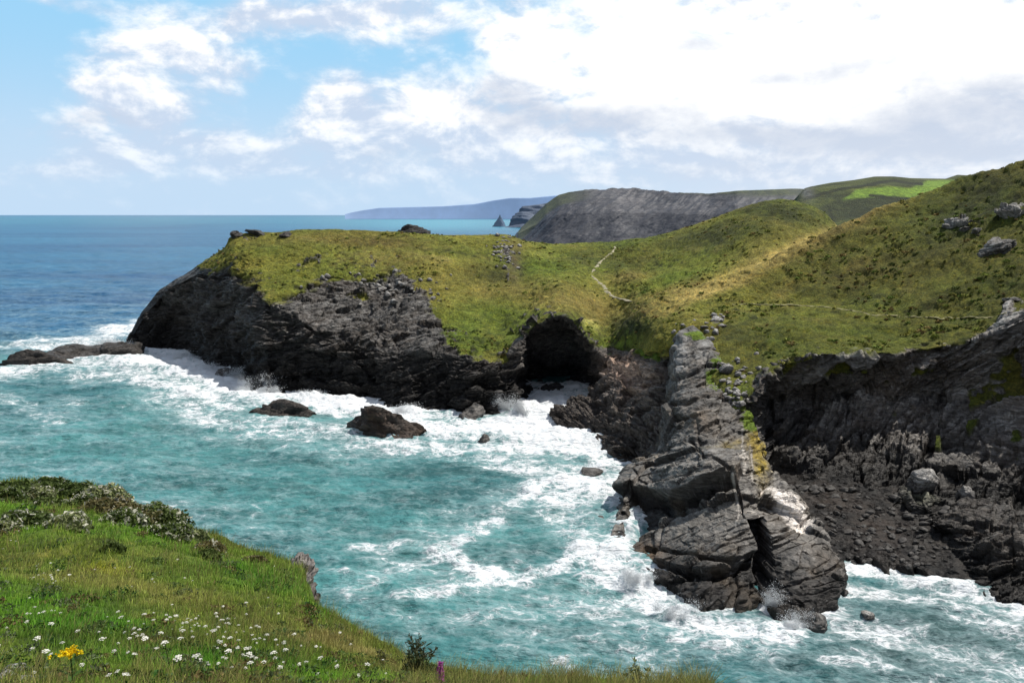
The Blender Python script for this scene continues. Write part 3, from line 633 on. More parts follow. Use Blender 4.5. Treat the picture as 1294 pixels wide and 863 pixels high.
boulder('boulder', 1165, 617, 8, 67, 'rounded lichen-topped boulder on the ledge beside the beach', pale=.9, h=.8, sub=5, tone=1.0)
boulder('boulder', 1221, 628, 4, 68, 'smooth grey boulder at the foot of the dark right wall', pale=.5, h=1.0)
o = boulder('stone_slab', 906, 404, 5, 69, 'bright flat stone slab at the very top of the promontory', 'stone slab', h=.3, pale=1.2, tone=1.4)
boulder('stone_slab', 912, 412, 3.2, 70, 'second bright slab just under the topmost one', 'stone slab', h=.3, pale=1.2, tone=1.3)
boulder('stone_slab', 1278, 381, 6, 74, 'long grey slab beside the hillside path near the right edge', 'stone slab', h=.3, pale=.9)
boulder('summit_rock', 300, 299, 10, 71, 'black rock crowning the left tip of the headland', 'rock', h=.45, pale=.0, tone=.6, sub=5)
boulder('summit_rock', 325, 296, 13, 72, 'long low black rock along the headland skyline', 'rock', h=.28, pale=.0, tone=.6, sub=5)
boulder('summit_rock', 362, 298, 8, 75, 'dark rock on the skyline turf, right of the long low one', 'rock', h=.4, pale=.05, tone=.7, sub=5)
protos = [rock_mesh('loose_stone', 80+i, size=(.5, .42, .3), sub=3, mat=BOULM, rough=.1, pale=.9, tone=1.15) for i in range(4)]
protos_d = [rock_mesh('dark_cobble', 180+i, size=(.5, .42, .26), sub=3, mat=BOULM, rough=.1, pale=.15, tone=.55) for i in range(4)]
def stones(pts, wr, name, label, cat, group, surf=None, dark=False):
    for k, (u, v) in enumerate(pts):
        try: q = drape(u, v) if surf is None else surf(u, v)
        except Exception: continue
        o = link(name, (protos_d if dark else protos)[k % 4], loc=q); s = random.uniform(*wr)
        o.scale = (s, s*random.uniform(.7, 1.1), s*random.uniform(.7, 1.2)); o.rotation_euler = (random.uniform(-.3, .3), random.uniform(-.3, .3), random.uniform(0, 6.3))
        tag(o, label, cat, group)
def cloud_pts(n, e, seed):
    r = np.random.default_rng(seed); out = []
    for i in range(n):
        a = r.normal(size=2)*.55; an = R(e[4] if len(e) > 4 else 0)
        x, y = a[0]*e[2], a[1]*e[3]
        out.append((e[0]+x*math.cos(an)-y*math.sin(an), e[1]+x*math.sin(an)+y*math.cos(an)))
    return out
stones(cloud_pts(70, (930, 492, 26, 40, 15), 1), (.8, 2.6), 'loose_stone', 'loose pale stone on the turf beside the promontory crest', 'stone', 'loose stones beside the promontory')
stones(cloud_pts(60, (636, 318, 16, 20, -30), 2), (1.2, 3.6), 'scree_stone', 'grey stone in the scree streak on the headland saddle', 'stone', 'scree stones on the saddle')
stones(cloud_pts(60, (490, 362, 70, 14, 4), 3), (1.2, 4.2), 'ledge_stone', 'flat pale stone scattered above the headland strata', 'stone', 'stones above the strata')
stones([(random.uniform(1000, 1200), random.uniform(640, 720)) for i in range(190)], (.5, 2.4), 'beach_cobble', 'dark cobble lying on the shingle beach', 'cobble', 'cobbles on the beach', dark=True)
stones(cloud_pts(30, (1040, 622, 70, 8, 4), 5), (1.2, 3.4), 'fallen_block', 'fallen block at the foot of the dark cove wall', 'block', 'blocks under the cove wall', dark=True)
stones(cloud_pts(34, (700, 498, 50, 8, 0), 6), (1.5, 4.), 'cave_block', 'dark block awash at the cave mouth', 'block', 'blocks at the cave mouth', dark=True)
stones(cloud_pts(26, (878, 432, 22, 20, 20), 8), (1.0, 3.2), 'pale_stone', 'pale flat stone in the turf at the head of the promontory', 'stone', 'pale stones at the head of the promontory')
stones(cloud_pts(14, (905, 404, 14, 12, 0), 9), (1.2, 3.0), 'pale_stone', 'pale flat stone in the turf at the head of the promontory', 'stone', 'pale stones at the head of the promontory')
# paths as draped ribbons
def path(name, pts, w, c, dz=.22, seed=0, bury=0.0):
    q = []
    for a, b in zip(pts[:-1], pts[1:]):
        n = max(2, int(math.hypot(b[0]-a[0], b[1]-a[1])/1.5))
        for i in range(n): q.append((a[0]+(b[0]-a[0])*i/n, a[1]+(b[1]-a[1])*i/n))
    q.append(pts[-1]); S = np.array([drape(u, v) for u, v in q])
    S = blur(S, 2, 0); S[:, 2] += bury*(fbm(S, .25, 3, 560)-.05); d = np.gradient(S, axis=0); nn = np.stack([-d[:, 1], d[:, 0], d[:, 0]*0], -1); nn /= np.linalg.norm(nn, axis=1, keepdims=True)+1e-6
    ww = w*(1+.6*np.random.default_rng(seed).normal(size=len(S)))[:, None]*.5
    rows = []
    for k in (-1, -.5, 0, .5, 1): rows.append(S+nn*ww*k+np.array([0, 0, dz*(1-abs(k)**2*1.6)]))
    Pp = np.stack(rows, 1)
    m = bpy.data.materials.new(name+'_earth'); t = NT(m); pos = t.n('ShaderNodeTexCoord').outputs['Object']
    cc = t.mixc(t.ramp(t.noise(pos, 1.1, 6, .7), .35, .7), c4(c), c4(np.array(c)*.45))
    t.out(t.n('ShaderNodeBsdfPrincipled', {'Base Color': cc, 'Roughness': .95}))
    tag(link(name, mesh_from(name, Pp, gridfaces(*Pp.shape[:2]), m)), kind='structure')
path('path', [(777, 311), (776, 316), (766, 325), (756, 333), (749, 342), (747, 348), (757, 357), (766, 365), (772, 373), (785, 378), (797, 380)], 1.5, (.42, .38, .25), bury=.25)
path('path', [(925, 384), (960, 385), (1000, 385), (1040, 388), (1075, 392), (1100, 397), (1150, 400), (1200, 402), (1245, 401), (1262, 398), (1275, 394)], .9, (.27, .25, .11), dz=.12, bury=.6)

TT('rocks')
# heather and gorse cushions on the slopes
def _leafm(name):
    m = bpy.data.materials.new(name); t = NT(m)
    c = t.n('ShaderNodeAttribute', attribute_name='Col').outputs['Color']
    k = t.ramp(t.noise(t.n('ShaderNodeTexCoord').outputs['Object'], 3.0, 3), .3, .7, .75, 1.25)
    t.out(t.n('ShaderNodeBsdfDiffuse', {'Color': t.mixc(1.0, c, t.n('ShaderNodeCombineXYZ', {0: k, 1: k, 2: k}).outputs[0], 'MULTIPLY')})); return m
r = np.random.default_rng(77)
msk = (fbm(SURF_P[::3, ::3], .045, 4, 570)+.25*fbm(SURF_P[::3, ::3], .2, 2, 571)-.06) + .22*sstep(900, 1250, SURF_U[::3, ::3])+.25*ell(SURF_U[::3, ::3], SURF_V[::3, ::3], (930, 290, 110, 40, 0, 1))
idx = np.argwhere((msk+.12*r.normal(size=msk.shape) > .14) & (Gm[::3, ::3] > .9) & (SURF_P[::3, ::3, 2] > 12) & (SURF_V[::3, ::3] > 200))
idx = idx[r.choice(len(idx), min(1900, len(idx)), replace=False)]
Vs = []; Cs = []
tones = np.array([(.09, .12, .03), (.13, .15, .035), (.17, .16, .045), (.15, .11, .045), (.075, .09, .03)])*1.75
for (i, j) in idx:
    B = SURF_P[::3, ::3][i, j]; w_ = .3+1.1*r.random()**3; n = int(12+26*w_)
    d = r.normal(size=(n, 3)); d /= np.linalg.norm(d, axis=1, keepdims=True); d[:, 2] = np.abs(d[:, 2])
    C0 = B+d*np.array([w_, w_, w_*.5])*(r.random((n, 1))**.3); a = r.normal(size=(n, 3))*.16; b = r.normal(size=(n, 3))*.16
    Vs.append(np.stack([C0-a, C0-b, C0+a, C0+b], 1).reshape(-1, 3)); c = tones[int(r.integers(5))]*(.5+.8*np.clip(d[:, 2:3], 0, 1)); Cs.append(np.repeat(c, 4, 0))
Vs = np.concatenate(Vs); tag(link('heather', mesh_from('heather', Vs, np.arange(len(Vs)).reshape(-1, 4), _leafm('heather_leaf'), np.concatenate(Cs))), 'dark heather and gorse cushions scattered over the turf slopes', 'heather', kind='stuff')
# ---- the sea
vs = HV+np.concatenate([np.array([.12, .25, .45, .7, 1.0, 1.4, 1.9]), 2.5+np.cumsum(np.linspace(.7, 1.5, 570))])
uu = np.arange(-240, 1560, 1.9)
VV, UU = np.meshgrid(vs, uu)
P = at(UU, VV, seaY(VV)); P[..., 2] = 0
Y = P[..., 1]
STROKES = [  # polyline, half width (px), strength
 ([(-20, 470), (40, 462), (110, 458), (180, 455), (240, 452)], 14, 1.0), ([(150, 420), (90, 430), (20, 436), (-20, 440)], 8, .95), ([(170, 412), (140, 420), (100, 433)], 14, 1.0),
 ([(215, 455), (250, 470), (300, 487), (345, 500)], 24, 1.15), ([(180, 480), (240, 495), (300, 515)], 16, .62), ([(240, 520), (300, 535), (380, 540), (440, 545)], 22, .85), ([(380, 500), (430, 510), (520, 530), (600, 540)], 20, 1.2),
 ([(440, 560), (520, 565), (600, 565), (680, 560)], 20, .85), ([(560, 540), (640, 540), (720, 555), (760, 580)], 26, 1.15), ([(650, 500), (690, 510), (680, 530)], 30, 1.3), ([(620, 580), (700, 590), (780, 590), (810, 600)], 26, .85),
 ([(720, 610), (780, 620), (800, 650), (780, 690)], 26, 1.1), ([(700, 640), (740, 670), (750, 710), (790, 750)], 44, .85), ([(735, 700), (800, 735), (850, 768), (900, 785), (990, 795)], 34, 1.1), ([(720, 760), (820, 790), (900, 815), (960, 805)], 26, .55), ([(1000, 790), (1080, 760), (1130, 740)], 18, .75),
 ([(1060, 712), (1120, 716), (1200, 740), (1290, 775)], 20, 1.0), ([(1080, 750), (1180, 760), (1290, 800)], 20, .6), ([(1060, 790), (1130, 800), (1200, 820), (1290, 840)], 26, .56), ([(1060, 830), (1180, 850), (1290, 860)], 26, .45),
 ([(720, 600), (660, 630), (620, 655), (580, 675), (550, 695)], 15, .62), ([(550, 685), (590, 715), (640, 732), (700, 715), (760, 690)], 12, .62), ([(620, 728), (560, 745), (500, 752)], 11, .58), ([(450, 690), (510, 682), (570, 690)], 12, .55), ([(540, 660), (640, 640), (740, 620)], 30, .45), ([(600, 770), (700, 760), (780, 760)], 40, .42), ([(440, 740), (520, 720), (600, 740)], 26, .36), ([(460, 705), (540, 705)], 12, .5),
 ([(640, 815), (700, 830), (740, 845)], 8, .5), ([(420, 720), (470, 730)], 7, .5), ([(100, 475), (180, 470)], 14, .5), ([(0, 500), (60, 520), (90, 505)], 16, .42), ([(311, 632), (325, 640), (312, 654)], 2.4, .8), ([(640, 800), (760, 810), (830, 830)], 36, .42), ([(380, 800), (400, 790)], 6, .5), ([(200, 500), (420, 570)], 40, .38)]
dens = np.zeros(UU.shape); kv = 1.7
wu = UU+26*fbm(P*np.array([1, 1, 0]), .035, 4, 501)+10*fbm(P, .2, 3, 505); wv = VV+12*fbm(P*np.array([1, 1, 0]), .035, 4, 502)+5*fbm(P, .2, 3, 506)
for pts, hw, st in STROKES:
    if st < .7: st = st*1.38+.08; hw *= 1.05
    dd = segdist(wu, wv, pts, kv); dens = np.maximum(dens, st*sstep(hw*2.4, hw*.1, dd))
coast = [(np.array(project(lineP(A1, np.array([float(t[0])]))[0]))).tolist() for t in A1 if t[0] < 770]
dd = segdist(wu, wv, coast, 1.5); dens = np.maximum(dens, 1.05*sstep(20, 4, dd)*(UU < 760))
for tb in (RB, SB):
    dd = segdist(wu, wv, [(t[0], t[1]) for t in tb], 1.5); dens = np.maximum(dens, 1.0*sstep(26, 4, dd))
calm = np.clip(fbm(P*np.array([1, 1.4, 0]), .03, 4, 503), -1, 1)
inlet = np.clip(ell(UU, VV, (690, 530, 90, 40, 0, 1.3))+ell(UU, VV, (280, 480, 110, 30, 10, 1.2)), 0, 1)
dens = np.clip(dens*(.80+.25*inlet)+.34*calm*(dens > .05), 0, 1.15)
base_d = .24+.36*calm
dens = np.maximum(dens, base_d*sstep(1200, 250, Y))
near = sstep(900, 200, Y); vnear = sstep(420, 140, Y)
D2 = P*np.array([1, 1, 0])
wv1 = fbm(D2@np.array([[.95, .3, 0], [-.3, .95, 0], [0, 0, 1]])*np.array([.45, 1.4, 1]), .05, 4, 511)
wv2 = fbm(D2*np.array([.7, 1.2, 1]), .22, 4, 512)
hgt = (2.6*wv1+1.0*wv2*near)*sstep(4000, 500, Y)*(1+.5*sstep(.4, 1, dens))
hgt += sstep(.5, 1.05, dens)*(1.5*np.abs(fbm(D2, .22, 4, 513, .6))+.25)*near+.35*fbm(D2*np.array([.8, 1.3, 1]), .5, 3, 515)*near
SPLASH = ((330, 494, 8, 4.5), (300, 480, 8, 3.5), (262, 470, 10, 3), (240, 455, 8, 3.0), (636, 517, 6, 4.5), (655, 522, 5, 3.0), (972, 764, 7, 2.8), (858, 772, 9, 1.6), (796, 728, 8, 1.4), (395, 500, 10, 1.6), (520, 520, 10, 1.6), (150, 440, 12, 3.2), (110, 443, 10, 2.2), (1010, 785, 8, 1.4))
for (u_, v_, rr, hh) in SPLASH:
    q = at(u_, v_, seaY(v_)); r_ = rr*Y/F*1.3+.5
    e = np.exp(-((P[..., 0]-q[0])**2+((P[..., 1]-q[1])*.8)**2)/r_**2)
    hgt += .9*e*(1.0+1.5*fbm(P, .7, 3, 514)); dens = np.maximum(dens, 1.15*sstep(.1, .5, e))
P[..., 2] += hgt-.2
teal = mix(lin(46, 97, 103), lin(76, 132, 132), np.clip(.5+1.3*fbm(D2*np.array([.6, 1.3, 1]), .02, 4, 521)+.2, 0, 1))
blue = mix(lin(26, 76, 118), lin(50, 112, 146), np.clip(.45+1.2*fbm(D2*np.array([.25, 1, 1]), .006, 4, 522), 0, 1))
seaC = mix(teal, blue, sstep(455, 410, VV+UU*.02))
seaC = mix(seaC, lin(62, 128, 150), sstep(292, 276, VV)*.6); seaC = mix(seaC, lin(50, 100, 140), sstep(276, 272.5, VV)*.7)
seaC = mix(seaC, lin(84, 160, 180), ell(UU, VV, (560, 282, 140, 12, 0, .8)))
seaC = mix(seaC, lin(66, 90, 90), np.clip(ell(UU, VV, (1180, 810, 200, 70, 0, 1.1)), 0, 1)*.85)
seaC = mix(seaC, lin(40, 88, 92), np.clip(ell(UU, VV, (640, 600, 50, 12, 0, .5))+ell(UU, VV, (680, 700, 60, 15, 0, .5)), 0, 1))
me = mesh_from('sea', P, gridfaces(*P.shape[:2]), [], seaC, {'foam': dens, 'dist': Y})
m = bpy.data.materials.new('sea_water'); t = NT(m)
pos = t.n('ShaderNodeTexCoord').outputs['Object']
cA = t.n('ShaderNodeAttribute', attribute_name='Col').outputs['Color']
fo = t.n('ShaderNodeAttribute', attribute_name='foam').outputs['Fac']
ds = t.n('ShaderNodeAttribute', attribute_name='dist').outputs['Fac']
flat = t.map(pos, (1, 1.5, 0))
wz = t.noise(flat, .16, 3, .5, out=1)
wp = t.n('ShaderNodeVectorMath', operation='MULTIPLY_ADD'); t.set(wp, 0, wz); wp.inputs[1].default_value = (5, 5, 0); t.set(wp, 2, flat)
wp = wp.outputs[0]
n1 = t.noise(wp, .22, 9, .66)
n2 = t.noise(wp, .9, 6, .7)
v1 = t.n('ShaderNodeTexVoronoi', {'Vector': wp, 'Scale': .42}, feature='DISTANCE_TO_EDGE').outputs[0]
v2 = t.n('ShaderNodeTexVoronoi', {'Vector': wp, 'Scale': 1.1}, feature='DISTANCE_TO_EDGE').outputs[0]
lace = t.math('ADD', t.ramp(v1, 0, .35, .5, 0), t.ramp(v2, 0, .3, .35, 0))
tex = t.math('ADD', t.math('MULTIPLY', n1, 1.0), t.math('ADD', t.math('MULTIPLY', n2, .45), t.math('MULTIPLY', lace, .22)))
n3 = t.noise(t.map(pos, (.05, .085, 0)), 1.0, 5, .6)
tex = t.math('ADD', t.math('MULTIPLY', t.math('SUBTRACT', tex, .80), 1.7), t.math('MULTIPLY', t.math('SUBTRACT', n3, .5), .55))
ff = t.math('ADD', tex, fo)
foam = t.ramp(ff, .58, 1.0)
# open-water white horses, elongated, thinning with distance
far_p = t.map(pos, (.05, .13, 0)); wh = t.noise(far_p, 1.1, 9, .72)
wc = t.math('MULTIPLY', t.ramp(wh, .665, .72), t.ramp(ds, 200, 500, .2, 1))
foam = t.math('MAXIMUM', foam, t.math('MULTIPLY', wc, .75))
soft = t.math('MULTIPLY', t.ramp(ff, .1, .8), .42)
mot = t.noise(t.map(pos, (.03, .09, 0)), 1.2, 7, .68)
mo = t.ramp(mot, .3, .7, .62, 1.3)
mo2 = t.ramp(t.noise(t.map(pos, (.35, .9, 0)), .8, 6, .7), .3, .7, .8, 1.2)
mo = t.math('MULTIPLY', mo, mo2)
wcx = t.mixc(1.0, cA, t.n('ShaderNodeCombineXYZ', {0: mo, 1: mo, 2: mo}).outputs[0], 'MULTIPLY')
wcx = t.mixc(soft, wcx, (.50, .67, .69, 1))
sh = t.ramp(t.noise(wp, .6, 7, .7), .3, .72, .62, 1.0)
fcol = t.mixc(sh, (.50, .64, .70, 1), (.96, .96, .97, 1))
cc = t.mixc(foam, wcx, fcol)
rough = t.n('ShaderNodeMix', data_type='FLOAT'); t.set(rough, 0, foam); t.set(rough, 2, .32); t.set(rough, 3, .9)
spec = t.n('ShaderNodeMix', data_type='FLOAT'); t.set(spec, 0, foam); t.set(spec, 2, .22); t.set(spec, 3, .02)
rip = t.math('ADD', t.noise(t.map(pos, (.6, 1.3, 1)), .9, 6, .65), t.math('MULTIPLY', t.noise(t.map(pos, (.15, .4, 1)), .6, 4, .6), 2.0))
b = t.bump(t.math('ADD', rip, t.math('MULTIPLY', foam, .25)), .8, .9)
p = t.n('ShaderNodeBsdfPrincipled', {'Base Color': cc, 'Roughness': rough.outputs[0], 'Specular IOR Level': spec.outputs[0], 'IOR': 1.33, 'Normal': b})
t.out(p); me.materials.append(m)
tag(link('sea', me), kind='structure')

TT('sea')
# spray thrown up where the swell hits the rock
def spray(u, v, rr, hh, seed, label):
    r = np.random.default_rng(seed); Y = float(seaY(v)); q = at(u, v, Y-1.0); w = rr*Y/F*1.4; n = 9000
    k = r.integers(0, 6, n); off = r.normal(size=(6, 2))*w*.9; hk = hh*(.35+.9*r.random(6)); lean = r.normal(size=(6, 2))*.35
    a = r.random(n)**1.5; g1 = r.normal(size=(n, 2))*w*(.22+.35*a)[:, None]
    C0 = np.stack([q[0]+off[k, 0]+g1[:, 0]+lean[k, 0]*a*hk[k], q[1]+off[k, 1]*.6+g1[:, 1], a*hk[k]*(.8+.5*r.random(n))+.15], -1)
    s_ = (.025+.10*r.random(n)**4)*Y/230
    T4 = np.array([[1, 1, 1], [-1, -1, 1], [-1, 1, -1], [1, -1, -1]])*.8
    Rm = r.normal(size=(n, 4, 3))*.35
    V = C0[:, None, :]+(T4[None]+Rm)*s_[:, None, None]
    Fc = (np.arange(n)[:, None, None]*4+np.array([[0, 1, 2], [0, 3, 1], [0, 2, 3], [1, 3, 2]])[None]).reshape(-1, 3)
    tag(link('spray', mesh_from('spray', V, Fc, SPRAYM)), label, 'spray', kind='stuff')
SPRAYM = bpy.data.materials.new('spray_white'); t = NT(SPRAYM)
sc1 = t.mixc(t.noise(t.n('ShaderNodeTexCoord').outputs['Object'], 2.0), (.86, .89, .91, 1), (.95, .96, .97, 1))
t.out(t.n('ShaderNodeMixShader', {0: .55, 1: t.n('ShaderNodeBsdfDiffuse', {'Color': sc1}), 2: t.n('ShaderNodeBsdfTranslucent', {'Color': sc1})}))
for i, (u_, v_, rr, hh) in enumerate(SPLASH): spray(u_, v_, rr, hh, 900+i, 'white spray bursting where the swell meets the rocks')

# ------------------------------------------------------------------ the cliff top in front of the camera
G_S = [(-400, 600, 42), (-80, 606, 40), (0, 608, 40), (60, 607, 40), (120, 616, 38), (160, 631, 36), (220, 656, 33), (300, 682, 29), (350, 699, 26), (384, 714, 23.5), (392, 768, 19), (430, 795, 16), (480, 815, 12.5), (540, 835, 9), (600, 850, 7), (680, 862, 5.2), (760, 869, 4.4), (840, 878, 3.8), (1000, 894, 3.2)]
ug = np.arange(-400, 1000, 2.0)
vT, YT = line(G_S, ug); vT = blur(vT, 3, 0); YT = blur(YT, 3, 0)
nT = 300; s_ = np.linspace(0, 1, nT)[None, :]
Yg = 2.6**(1-s_)*YT[:, None]**s_; vg = 905*(1-s_)+vT[:, None]*s_
P0 = at(ug[:, None], vg, Yg)
T = P0[:, -1]; Nn = P0[:, 0]
pre = np.stack([Nn+np.array([0, -8, .3]), Nn+np.array([0, -3, .2])], 1)
post = []
for t_ in np.linspace(.1, 1, 12): post.append(T+np.array([0, 1.2*t_, -1.8*t_**1.5]))
for t_ in np.linspace(.03, 1, 40): post.append(T+np.array([0, 1.2+6*t_, -1.8-60*t_]))
P0 = np.concatenate([pre, P0, np.stack(post, 1)], 1)
N0 = gnormals(P0); N0 *= np.sign(N0[..., 2:3]+1e-6)
U, V = project(P0); Yk = np.clip(P0[..., 1], 2, 45)
amp = np.clip(Yk/20, .08, 1)
ridge = .45*amp*fbm(P0, .35, 4, 601)+.9*amp*fbm(P0, .11, 3, 602)+.10*np.clip(Yk/10, .3, 1)*fbm(P0, 2.0, 3, 603)
dd_, (l1, rid) = rock_disp(P0, seed=600, s=2.0)
under = sstep(-1.0, -3.0, P0[..., 2]-T[:, None, 2])
P = P0+np.array([0, 0, 1])*(ridge*(1-under))[..., None]*sstep(0, .3, amp)[..., None]+np.array([0, -1, 0])*(dd_*under)[..., None]
GP, GU, GV = P[:, 2:2+nT], U[:, 2:2+nT], V[:, 2:2+nT]
GT = [(170, 690, 95, 13, 4, 1.3, 'L'), (20, 655, 40, 10, 0, .8, 'L'), (40, 690, 60, 8, 0, .6, 'L'), (20, 775, 75, 32, 10, 1.2, 'L'), (120, 795, 90, 16, 0, .9, 'G'), (250, 835, 180, 16, 3, .9, 'G'), (430, 855, 120, 10, 3, .9, 'L'), (90, 735, 120, 16, 0, .7, 'D'), (130, 725, 40, 10, 15, .8, 'Y'),
      (210, 760, 110, 14, 8, .6, 'D'), (390, 808, 80, 8, 12, .8, 'R'), (470, 828, 60, 6, 14, .6, 'R'), (330, 745, 60, 22, 20, .5, 'G'), (200, 775, 50, 9, 0, .7, 'D'), (280, 745, 70, 14, 15, .5, 'O'), (300, 705, 60, 10, 20, .7, 'O'), (60, 810, 60, 8, 0, .8, 'K'), (180, 815, 110, 8, 0, .8, 'K'), (60, 750, 50, 8, 20, .6, 'K'), (140, 705, 30, 3, 0, .8, 'K'), (340, 835, 80, 8, 6, .6, 'K'), (540, 850, 60, 10, 10, .5, 'D')]
GC = {'L': np.array([.085, .175, .014]), 'G': np.array([.05, .15, .010]), 'D': np.array([.20, .19, .05]), 'Y': np.array([.24, .20, .015]), 'R': np.array([.21, .155, .07]), 'O': np.array([.11, .15, .02]), 'K': np.array([.03, .05, .008])}
def gcol(P, U, V, seed=0):
    a = fbm(P, .18, 3, 611); b = fbm(P, .8, 3, 612)
    c = mix(GC['O'], GC['G'], np.clip(.4+1.2*a, 0, 1)); c = mix(c, GC['D'], np.clip(.02+.8*b, 0, .4)); c = mix(c, GC['K'], np.clip(-.05-1.3*b, 0, .7)); d = fbm(P, 2.6, 3, 613); c = mix(c, GC['K'], np.clip(1.8*d-.1, 0, .65)); c = mix(c, GC['D']*1.15, np.clip(-1.8*d-.12, 0, .55))
    for e in GT: c = mix(c, GC[e[6]], np.clip(ell(U, V, e[:6])*(1+1.5*b), 0, 1)*.8)
    return c
C = gcol(P, U, V); C = mix(C*1.0, np.array([.11, .10, .09]), under)
TURF = land_material('cliff_top_turf', 6.0, rockbump=.8)
tag(link('clifftop_ground', mesh_from('clifftop_ground', P, gridfaces(*P.shape[:2]), TURF, C, {'grass': 1-under})), kind='structure')
def leafmat(name, transl=.25):
    m = bpy.data.materials.new(name); t = NT(m)
    c = t.n('ShaderNodeAttribute', attribute_name='Col').outputs['Color']
    k = t.ramp(t.noise(t.n('ShaderNodeTexCoord').outputs['Object'], 9.0, 3), .3, .7, .8, 1.2)
    cc = t.mixc(1.0, c, t.n('ShaderNodeCombineXYZ', {0: k, 1: k, 2: k}).outputs[0], 'MULTIPLY')
    p = t.n('ShaderNodeBsdfPrincipled', {'Base Color': cc, 'Roughness': .7, 'Specular IOR Level': .25})
    tr = t.n('ShaderNodeBsdfTranslucent', {'Color': cc})
    t.out(t.n('ShaderNodeMixShader', {0: transl, 1: p, 2: tr})); return m
BLADE = leafmat('grass_blade'); LEAF = leafmat('leaf_green'); PETAL = leafmat('petal', .3)
iu, it = GP.shape[:2]
def gsample(u, v):
    """surface point(s) seen at pixel"""
    i = np.clip((np.asarray(u)-ug[0])/2.0, 0, iu-1.001); i0 = i.astype(int)
    vt = vT[i0]; s = np.clip((905-np.asarray(v))/(905-vt), 0, 1)*(nT-1.001); s0 = s.astype(int); fi = (i-i0)[..., None]; fs = (s-s0)[..., None]
    return (GP[i0, s0]*(1-fi)+GP[i0+1, s0]*fi)*(1-fs)+(GP[i0, s0+1]*(1-fi)+GP[i0+1, s0+1]*fi)*fs
def blades(n, seed, u0, u1, hgt, name, label, cat, colf, filt=None, bend=.5, wpx=.9, edge=False):
    r = np.random.default_rng(seed)
    u = r.uniform(u0, u1, n); vt = np.interp(u, ug, vT)
    v = vt+(r.random(n)**1.0)*(900-vt) if not edge else vt+np.abs(r.normal(size=n))*5
    if filt is not None:
        k = filt(u, v, r); u, v = u[k], v[k]; n = len(u)
    B = gsample(u, v); Yb = np.maximum(B[:, 1], 2.2)
    h = hgt*(.4+.9*r.random(n)**1.5)*np.clip(.22+Yb/22, .3, 1.3); w = np.maximum(.0035, Yb/F*wpx)*(.7+.6*r.random(n))
    an = r.random(n)*6.283; dx = np.stack([np.cos(an), np.sin(an), an*0], -1)
    ba = r.random(n)*6.283*.3+.2; bd = np.stack([np.cos(ba), np.sin(ba), ba*0], -1)*(h*bend*(.3+.9*r.random(n)))[:, None]+r.normal(size=(n, 3))*np.array([1, 1, 0])*(h*.25)[:, None]
    up = np.array([0, 0, 1.]); z = (h)[:, None]*up
    V = np.stack([B-dx*w[:, None]*.5-z*.1, B+dx*w[:, None]*.5-z*.1, B+z*.55+bd*.3+dx*w[:, None]*.35, B+z*.55+bd*.3-dx*w[:, None]*.35, B+z+bd, B+z+bd*1.02+dx*w[:, None]*.1], 1)
    base = np.arange(n)[:, None, None]*6
    Fq = (base+np.array([[0, 1, 2, 3], [3, 2, 5, 4]])[None]).reshape(-1, 4)
    c = colf(B, u, v, r); c = c*(.7+.7*r.random(n))[:, None]
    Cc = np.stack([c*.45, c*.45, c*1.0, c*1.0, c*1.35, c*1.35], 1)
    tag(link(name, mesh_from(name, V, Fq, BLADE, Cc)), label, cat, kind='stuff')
colg = lambda B, u, v, r: gcol(B, u, v)*2.5
lawn = lambda u, v: np.clip(sum(ell(u, v, e[:6]) for e in GT if e[6] == 'L'), 0, 1)
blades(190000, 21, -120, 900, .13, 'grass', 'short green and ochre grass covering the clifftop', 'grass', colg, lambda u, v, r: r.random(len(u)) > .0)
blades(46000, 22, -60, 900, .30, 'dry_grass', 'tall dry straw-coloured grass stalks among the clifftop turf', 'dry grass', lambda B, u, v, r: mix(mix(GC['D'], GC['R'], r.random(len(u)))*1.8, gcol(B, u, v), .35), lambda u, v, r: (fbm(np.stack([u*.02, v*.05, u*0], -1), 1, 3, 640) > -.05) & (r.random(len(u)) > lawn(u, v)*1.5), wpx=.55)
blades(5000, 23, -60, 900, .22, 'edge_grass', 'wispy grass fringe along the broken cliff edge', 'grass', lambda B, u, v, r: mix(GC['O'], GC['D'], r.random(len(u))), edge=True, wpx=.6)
# ---- shrubs
def leaf_cloud(n, r, size, ls, flat=.8, c0=(.03, .055, .012), c1=(.10, .14, .04), up=0.0):
    d = r.normal(size=(n, 3)); d /= np.linalg.norm(d, axis=1, keepdims=True); d[:, 2] = np.abs(d[:, 2])*(1) - .12
    k = 1+.28*fbm(d*1.0, 1.7, 3, int(r.integers(999)))*2
    rad = (r.random(n)**.22)*k
    C0 = d*rad[:, None]*np.array(size)
    a = r.normal(size=(n, 3)); a /= np.linalg.norm(a, axis=1, keepdims=True); b = np.cross(a, d+r.normal(size=(n, 3))*.6); b /= np.linalg.norm(b, axis=1, keepdims=True)+1e-6
    l = ls*(.6+.8*r.random(n))[:, None]
    V = np.stack([C0-a*l, C0+b*l*.5, C0+a*l, C0-b*l*.5], 1)
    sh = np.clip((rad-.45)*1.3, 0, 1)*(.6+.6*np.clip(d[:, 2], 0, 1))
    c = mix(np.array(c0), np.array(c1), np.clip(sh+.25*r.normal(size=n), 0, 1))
    return V, np.arange(n*4).reshape(-1, 4), np.repeat(c[:, None], 4, 1), C0, d
